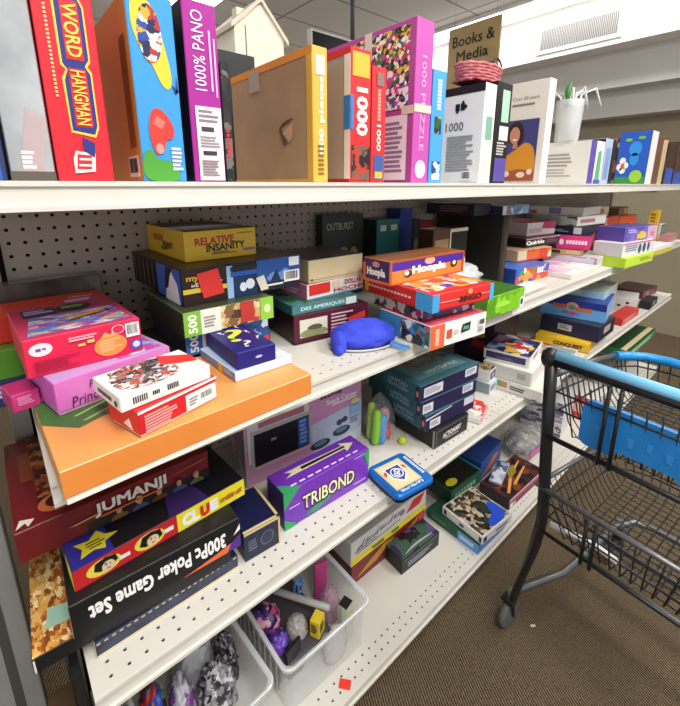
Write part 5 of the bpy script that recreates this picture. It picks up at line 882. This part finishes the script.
carton('game_box', 'small red box at the shelf edge right of the navy box', 2.575, .595, .684, 0, .30, .07, .040, '#c0302c', {'left': '#b02824', 'front': '#c84a44'}, [('l', 'front', .1, .3, .8, .7, 2, '#e0a8a0')], group=G3)
carton('game_box', 'grey white box with coloured labels standing behind the small red box', 2.56, .75, .684, 4, .30, .16, .17, '#c4c0bc', {'left': art(['#d8d4d0', '#b8a8c0', '#c9b890', '#a8a4a4'], 14, 5), 'front': '#cfcac4'}, [('r', 'front', .1, .2, .4, .6, '#c8a04a', 'label')], group=G3)
carton('game_box', 'white box with black spots at the far right of the third shelf', 2.845, .68, .684, 12, .20, .16, .075, '#d4cfcf', {'front': '#d8d2d2', 'left': '#d0caca'}, [('mp', 'left', [ell(.2, .6, .06, .1, 10), ell(.45, .4, .06, .1, 10), ell(.7, .65, .06, .1, 10), ell(.85, .3, .05, .08, 10)], '#2a2a2e', 'spots')], group=G3)
carton('game_box', 'black box lying in front of the spotted white box', 2.98, .575, .684, 2, .20, .055, .045, '#1f1c20', {'front': '#241f22', 'left': '#17161a'}, [('r', 'front', .4, .2, .6, .8, '#b8b0b0', 'label')], group=G3)
carton('game_box', 'maroon flat box at the far end of the third shelf', 3.27, .72, .684, -3, .28, .18, .05, '#5a2f34', {'front': '#6a3a40', 'top': '#4a2c2c'}, [('e', 'front', .3, .5, .12, .25, '#b07a80', 'picture')], group=G3)
carton('game_box', 'dark blue box with a figure print under the lime box end', 2.95, .905, .684, 0, .40, .13, .27, '#3a3f58', {'front': art(['#3a3f58', '#5a6a9a', '#24263a', '#a8a8b8'], 12, 4)}, [], group=G3)

# ------------------------------------------------------------------ bottom shelf
G4 = 'game boxes on the bottom shelf'
carton('game_box', 'dark red box with gold script on the bottom shelf beside the clear bin', .885, .855, .149, 0, .37, .2, .088, '#6a1c26', {'front': '#7a2028', 'left': '#4a141c'}, [('p', 'front', [(.05, .2), (.3, .3), (.55, .7), (.4, .8), (.2, .5)], '#b8863a', 'gold_script'), ('p', 'front', [(.6, .2), (.75, .6), (.9, .8), (.85, .4)], '#b8863a', 'gold_script'), ('p', 'front', [(.88, .3), (.99, .4), (.98, .9), (.9, .8)], '#c9302c', 'picture')], group=G4)
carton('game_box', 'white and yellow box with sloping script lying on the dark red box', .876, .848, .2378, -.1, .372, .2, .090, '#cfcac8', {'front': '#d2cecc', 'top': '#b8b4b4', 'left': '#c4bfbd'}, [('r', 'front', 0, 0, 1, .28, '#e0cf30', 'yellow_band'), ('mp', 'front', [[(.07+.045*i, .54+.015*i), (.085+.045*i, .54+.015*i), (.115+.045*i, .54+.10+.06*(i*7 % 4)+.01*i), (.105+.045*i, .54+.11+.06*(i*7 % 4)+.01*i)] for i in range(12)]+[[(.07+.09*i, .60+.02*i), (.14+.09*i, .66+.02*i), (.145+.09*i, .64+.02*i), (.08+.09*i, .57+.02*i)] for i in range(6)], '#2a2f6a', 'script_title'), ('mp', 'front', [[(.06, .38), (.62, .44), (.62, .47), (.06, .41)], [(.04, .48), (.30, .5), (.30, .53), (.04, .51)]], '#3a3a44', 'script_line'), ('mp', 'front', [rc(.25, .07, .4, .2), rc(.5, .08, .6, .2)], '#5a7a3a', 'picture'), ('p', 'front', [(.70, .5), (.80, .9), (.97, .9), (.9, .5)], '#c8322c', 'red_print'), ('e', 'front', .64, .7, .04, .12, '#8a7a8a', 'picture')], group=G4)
carton('game_box', 'black box with green and violet picture lid lying in front of the dark red box', .948, .71, .149, -2.9, .19, .078, .058, '#17161a', {'front': '#1b1a1e', 'top': art(['#17161c', '#3a5a4a', '#2a2840', '#5a4a7a', '#14131a'], 22, 4), 'left': '#141318'}, [('l', 'front', .15, .2, .85, .6, 3, '#8a8890'), ('mp', 'front', [rc(.05, .82, .95, .88)], '#6a6a72', 'rule_line'), ('p', 'top', [(.05, .1), (.4, .2), (.9, .15), (.85, .22), (.4, .3)], '#a8a4b8', 'picture')], group=G4)
carton('game_box', 'green based box with a blue end under the white trimmed tray', 1.213, .662, .149, -.7, .20, .222, .040, '#1f4a34', {'left': '#235038', 'front': '#3a78c8'}, [('r', 'left', .62, .0, 1, 1, '#5a96d8', 'end_panel'), ('l', 'left', .1, .3, .5, .7, 2, '#4a8a64'), ('l', 'left', .66, .3, .95, .7, 2, '#c8dcf0')], group=G4)
carton('game_box', 'white edged box with a blue and brown battle picture on its lid', 1.215, .626, .1896, -4.7, .178, .176, .033, '#dedcd8', {'left': '#e0deda', 'front': '#d6d2cc'}, [('r', 'top', .03, .03, .97, .97, art(['#2a2f26', '#3a4230', '#c8b8a0', '#5a4a3a', '#20241e', '#b09a84'], 60, 3), 'picture'), ('p', 'top', [(.30, .03), (.97, .03), (.97, .52), (.74, .48), (.70, .25), (.45, .20)], '#2a54d0', 'picture'), ('mp', 'left', [rc(.05, .2, .12, .8), rc(.45, .3, .56, .6), rc(.92, .2, .98, .8)], '#3a3644', 'lettering'), ('r', 'front', .45, .3, .85, .6, '#7a7890', 'lettering'), ('r', 'front', .04, .2, .14, .8, '#2a2a30', 'picture')], group=G4)
carton('game_box', 'dark green box with black lid and yellow oval on the bottom shelf', 1.297, .778, .1896, -1.9, .205, .116, .058, '#1c4a34', {'front': '#21543c', 'left': '#143626'}, [('r', 'top', .04, .06, .96, .92, '#111512', 'black_panel'), ('e', 'top', .23, .30, .15, .15, '#d8cf2c', 'yellow_oval'), ('mp', 'front', [rc(.12+.1*i, .3, .19+.1*i, .62) for i in range(7)], '#8ab89a', 'lettering'), ('mp', 'top', [rc(.0, .94, 1, 1), rc(.96, 0, 1, .94)], '#2a7a8a', 'edge_strip')], group=G4)
carton('game_box', 'blue box with an orange figure print behind the dark green box', 1.535, .81, .149, 6, .22, .12, .10, '#24468a', {'front': '#2a4f9c', 'left': '#234a94', 'top': '#1f3a78'}, [('p', 'left', [(.2, .1), (.5, .5), (.9, .6), (.9, .2), (.5, .05)], '#d8702c', 'picture'), ('p', 'left', [(.05, .4), (.5, .8), (.55, .7), (.1, .3)], '#e0d8dc', 'title_band'), ('p', 'front', [(.05, .2), (.6, .7), (.9, .6), (.5, .2)], '#d87a34', 'picture')], group=G4)
carton('game_box', 'dark box with gold and red angular picture and pink spine at the shelf front', 1.525, .643, .149, -1.4, .284, .13, .050, '#2a1f24', {'top': art(['#2a1c1e', '#7a3a24', '#1c1518', '#5a2a20', '#3a2a2e'], 34, 3), 'front': '#6a1f3a', 'left': '#2a1a20'}, [('mp', 'top', [[(.12, .12), (.5, .5), (.9, .72), (.88, .76), (.48, .58), (.1, .2)], [(.35, .2), (.85, .45), (.83, .5), (.33, .28)]], '#d8944a', 'picture'), ('p', 'top', [(.4, .45), (.62, .5), (.74, .78), (.52, .74)], '#8a7a2a', 'picture'), ('r', 'front', 0, .55, 1, .8, '#b84a6a', 'stripe'), ('r', 'front', 0, .82, 1, .92, '#e0d0d4', 'stripe'), ('mp', 'front', [rc(.03, .1, .12, .5), rc(.15, .1, .18, .45)], '#e6e0e2', 'lettering')], group=G4)
carton('toy_packet', 'grey blue flat packet lying at an angle between the green and the gold box', 1.495, .685, .2002, 15, .16, .05, .010, '#9aa0b4', {'top': art(['#9aa4c0', '#c8ccd8', '#5a607a', '#3a3c48'], 24, 6)}, [], cat='packet', group=G4)
t = thing('plastic_pouch', 'clear pouch with a pink strip lying at the back beyond the gold box', 'pouch', (1.84, .74, .149))
blob('pouch_film', (0, 0, 0), (.30, .16, .10), film('#c9c6c2', .35, .2), t, 5, .16, 4, True, 4.5)
blob('grey_contents', (0, 0, .002), (.26, .13, .078), art(['#8a8078', '#5a6a8a', '#b0a89a', '#3a3a44', '#c9c4bc'], 40, 7), t, 11, .2, 3)
boxmesh('pink_strip', -.13, -.088, .03, .10, -.084, .055, mat('#c04a9a', .3), t)
carton('paper_stack', 'stack of striped pale papers on the bottom shelf far behind the cart', 2.14, .76, .149, 8, .24, .2, .19, '#d4d2d6', {'left': art(['#d8d6da', '#8a8698', '#c4c0cc', '#5a5668'], 22, 4, .4, (1, 1, 3))}, [], cat='paper')
carton('game_box', 'white box with red print on the bottom shelf behind the cart', 2.40, .68, .149, 0, .22, .2, .14, '#dcd8d4', {'left': '#c8443a', 'front': '#d8d4d0'}, [('r', 'left', .2, .3, .8, .7, '#e0b0a8', 'label')], group=G4)
zz = .149
for i, (h, c, lab) in enumerate(((.16, '#c8c4bc', 'large pale box at the far end of the bottom shelf'), (.15, '#8a8478', 'grey brown box stacked on the large pale box at the far end'))):
    carton('storage_box', lab, 2.92, .76, zz, 0, .5, .3, h, c, {}, [('l', 'left', .2, .3, .8, .7, 3, '#6a665c')], cat='box', group=G4); zz += h+e
carton('board_game', 'long green boxed game with a cream stripe at the far end below the third shelf', 2.86, .67, zz, 0, .56, .26, .045, '#1f5a30', {'left': '#2a6a3a', 'top': '#1c4a2a', 'front': '#3a8a4a'}, [('r', 'top', 0, .05, 1, .16, '#d8c49a', 'cream_stripe'), ('l', 'front', .1, .2, .9, .7, 2, '#c8e0cc')], group=G4)

# ------------------------------------------------------------------ clear bins
def bin_(label, x, y, L, D, H, yaw):
    t = thing('plastic_bin', label, 'plastic bin', (x, y, Z4+.001), R(yaw), 'clear plastic bins on the bottom shelf')
    bm = bmesh.new(); k = .90; r = .018
    def loop(hx, hy, z, r):
        pts = []
        for cx, cy, a0 in ((hx-r, hy-r, 0), (-hx+r, hy-r, 90), (-hx+r, -hy+r, 180), (hx-r, -hy+r, 270)):
            for i in range(5): a = R(a0+90*i/4); pts.append(bm.verts.new((cx+r*math.cos(a), cy+r*math.sin(a), z)))
        return pts
    hx, hy = L/2, D/2
    Ls = [loop(hx*k-.006, hy*k-.006, .0, r), loop(hx*k, hy*k, .008, r), loop(hx-.010, hy-.010, H-.016, r+.002), loop(hx-.008, hy-.008, H-.016, r+.002)]
    n = len(Ls[0])
    for A, B in zip(Ls, Ls[1:]):
        for i in range(n): bm.faces.new((A[i], A[(i+1) % n], B[(i+1) % n], B[i]))
    bm.faces.new(list(reversed(Ls[0])))
    from_bm('bin_wall', bm, film('#dfe3e4', .30, .15), t)
    bm = bmesh.new()
    A = loop(hx-.009, hy-.009, H-.018, r+.002); B = loop(hx, hy, H-.010, r+.005); C_ = loop(hx, hy, H-.002, r+.005); D_ = loop(hx-.003, hy-.003, H, r+.004); E_ = loop(hx-.010, hy-.010, H-.004, r+.002)
    for P_, Q in ((A, B), (B, C_), (C_, D_), (D_, E_)):
        for i in range(n): bm.faces.new((P_[i], P_[(i+1) % n], Q[(i+1) % n], Q[i]))
    from_bm('rim', bm, film('#e6e8ea', .62, .2), t)
    bm = bmesh.new()
    for i in range(9):
        for s in (-1,):
            yy = -hy*.75+i*hy*1.5/8
            bm_box(bm, s*(hx-.012)-.001, yy-.0012, .02, s*(hx-.012)+.001, yy+.0012, H-.03)
    from_bm('ribs', bm, film('#cfd4d6', .4, .2), t)
    return t
bin_('clear bin with its whole rim in view, holding purple bags and a black card', .490, .744, .276, .30, .165, -.6)
bin_('clear bin at the bottom left, mostly hidden under the third shelf', .197, .752, .262, .30, .150, 3)
GB = 'small packets inside the clear bins'
def packet(label, x, y, z, d, m, seed, name='toy_packet', wr=.22, cat='packet'):
    o = blob(name, (x, y, z), d, m, None, seed, wr, 4, True, 5.5)
    for p in o.data.polygons: p.use_smooth = False; tag(o, label, cat, GB); return o
zb = Z4+.012
carton('game_box', 'dark box holding up the packets in the right-hand clear bin', .455, .775, zb, 0, .17, .22, .055, '#4a4448', {'front': art(['#6a5f62', '#b0a8a6', '#8a6a70', '#4a4a5a'], 24, 4)}, [], group=GB)
packet('purple and pink foil bag at the left of the right-hand clear bin', .408, .785, zb+.056, (.075, .08, .06), art(['#3a2468', '#c04a8a', '#2a1a48', '#5a3a9a', '#e0a0b8', '#1f1a30'], 60, 3), 3)
packet('second purple foil bag in front of the pink one in the right-hand clear bin', .404, .718, zb+.056, (.055, .055, .045), art(['#4a2a88', '#2a1a50', '#6a4ab8', '#c05a90'], 50, 5), 5)
packet('crumpled clear wrapper beside the black card in the right-hand clear bin', .462, .716, zb+.056, (.055, .06, .05), film('#c9c6c2', .55, .25), 8)
carton('card_pack', 'plain black card standing tilted in the right-hand clear bin', .420, .672, zb+.056, 12, .05, .008, .045, '#141416', {}, [], cat='card', group=GB)
carton('card_pack', 'yellow card pack with dark print in the right-hand clear bin', .505, .680, zb+.056, 25, .035, .028, .055, '#d8bf2c', {'front': '#dcc634'}, [('l', 'front', .15, .25, .85, .8, 4, '#4a4420'), ('l', 'left', .15, .25, .85, .8, 4, '#4a4420')], cat='card pack', group=GB)
carton('card_pack', 'green grey card pack with a dark top at the right of the clear bin', .580, .650, zb, 14, .034, .03, .125, '#a8aa98', {'front': '#b4b49c', 'top': '#1c1c1c'}, [('r', 'front', .2, .6, .7, .8, '#c8c84a', 'label'), ('r', 'left', .5, .0, 1, 1, '#d4d4d0', 'label')], cat='card pack', group=GB)
packet('pinkish clear packet near the right wall of the right-hand clear bin', .585, .725, zb, (.06, .06, .105), film('#c8a0b4', .5, .25), 13)
t = thing('paper_roll', 'grey rolled tube lying across the right-hand clear bin', 'tube', (.497, .745, zb+.115), R(-58), GB)
bm = bmesh.new(); add_tube(bm, [(-.085, 0, 0), (-.08, 0, 0), (.08, 0, 0), (.085, 0, 0)], [.006, .009, .009, .006], 12); from_bm('tube_body', bm, mat('#a8a9a8', .35), t)
carton('toy_packet', 'pink card packet standing at the back of the right-hand clear bin', .598, .785, zb, -15, .04, .012, .135, '#c8488c', {}, [], cat='packet', group=GB)
t = thing('key_ring', 'blue plastic loop standing at the back of the right-hand clear bin', 'loop', (.525, .80, zb+.087), 0, GB)
tube('loop', [(.014*math.cos(R(q)), 0, .026*math.sin(R(q))) for q in range(0, 360, 24)], .0042, mat('#4a8ad0', .3), t, 6, True)
tube('loop', [(.006*math.cos(R(q))+.002, -.008, .016*math.sin(R(q))) for q in range(0, 360, 24)], .003, mat('#78a8dc', .3), t, 6, True)
packet('pale clear packet against the front wall of the right-hand clear bin', .53, .632, zb, (.07, .035, .10), film('#e0d4d4', .55, .25), 15)
packet('silver patterned packet in the middle of the left-hand clear bin', .243, .740, zb, (.085, .085, .125), art(['#8a888e', '#d8d6da', '#4a484e', '#b0aeb4', '#2a282c'], 80, 3), 21, wr=.3)
packet('white crumpled bag at the back of the left-hand clear bin', .222, .828, zb, (.10, .07, .135), film('#d8dade', .75, .2), 23, wr=.3)
packet('purple edged white packet at the left of the left-hand clear bin', .168, .765, zb, (.055, .09, .13), art(['#c8c4d0', '#7a3a90', '#e2e0e6', '#8a7a9a', '#d8d6dc'], 30, 2), 25, wr=.3)
packet('colourful packet with red, blue and yellow at the left end of the clear bin', .110, .79, zb, (.055, .10, .13), art(['#c83a3a', '#3a5ac0', '#d8b03a', '#3a8a5a', '#5a4a4a'], 30, 7), 27, wr=.28)
packet('dark chain-like black and silver packet in the left-hand clear bin', .290, .795, zb, (.05, .10, .12), art(['#1f1d20', '#a8a6aa', '#3a383c', '#5a585c'], 110, 6), 29, wr=.3)
# red price tag on the bottom shelf lip
p = at_z(345, 684, .1495)
t = carton('price_tag', 'bright red price tag on the bottom shelf in front of the clear bin', p.x, p.y, .1487, 40, .022, .030, .0012, '#e0362c', {}, [], cat='tag')
# dark storage under the left end
carton('storage_box', 'worn brown cardboard box standing on the floor at the lower left', -.044, .86, .0, 0, .048, .12, .30, '#6a5038', {'front': noisy('#5a432e', '#8a6a48', 12, .8, .05)}, [('p', 'front', [(.5, .2), (.95, .3), (.9, .7), (.6, .6)], '#a8865a', 'torn_patch')], cat='box')
# scrap on the carpet
p = at_z(533, 626, 0)
o = boxmesh('paper_scrap', -.008, -.003, 0, .008, .003, .002, mat('#dcd6c8', .7)); o.location = (p.x, p.y, .0005); o.rotation_euler = (0, 0, R(-35)); tag(o, 'tiny white paper scrap on the carpet beside the cart wheel', 'scrap')

SC.view_settings.view_transform = 'Standard'; SC.view_settings.look = 'None'
SC.view_settings.gamma = 1; SC.view_settings.use_curve_mapping = False
SC.view_settings.exposure = 0.32
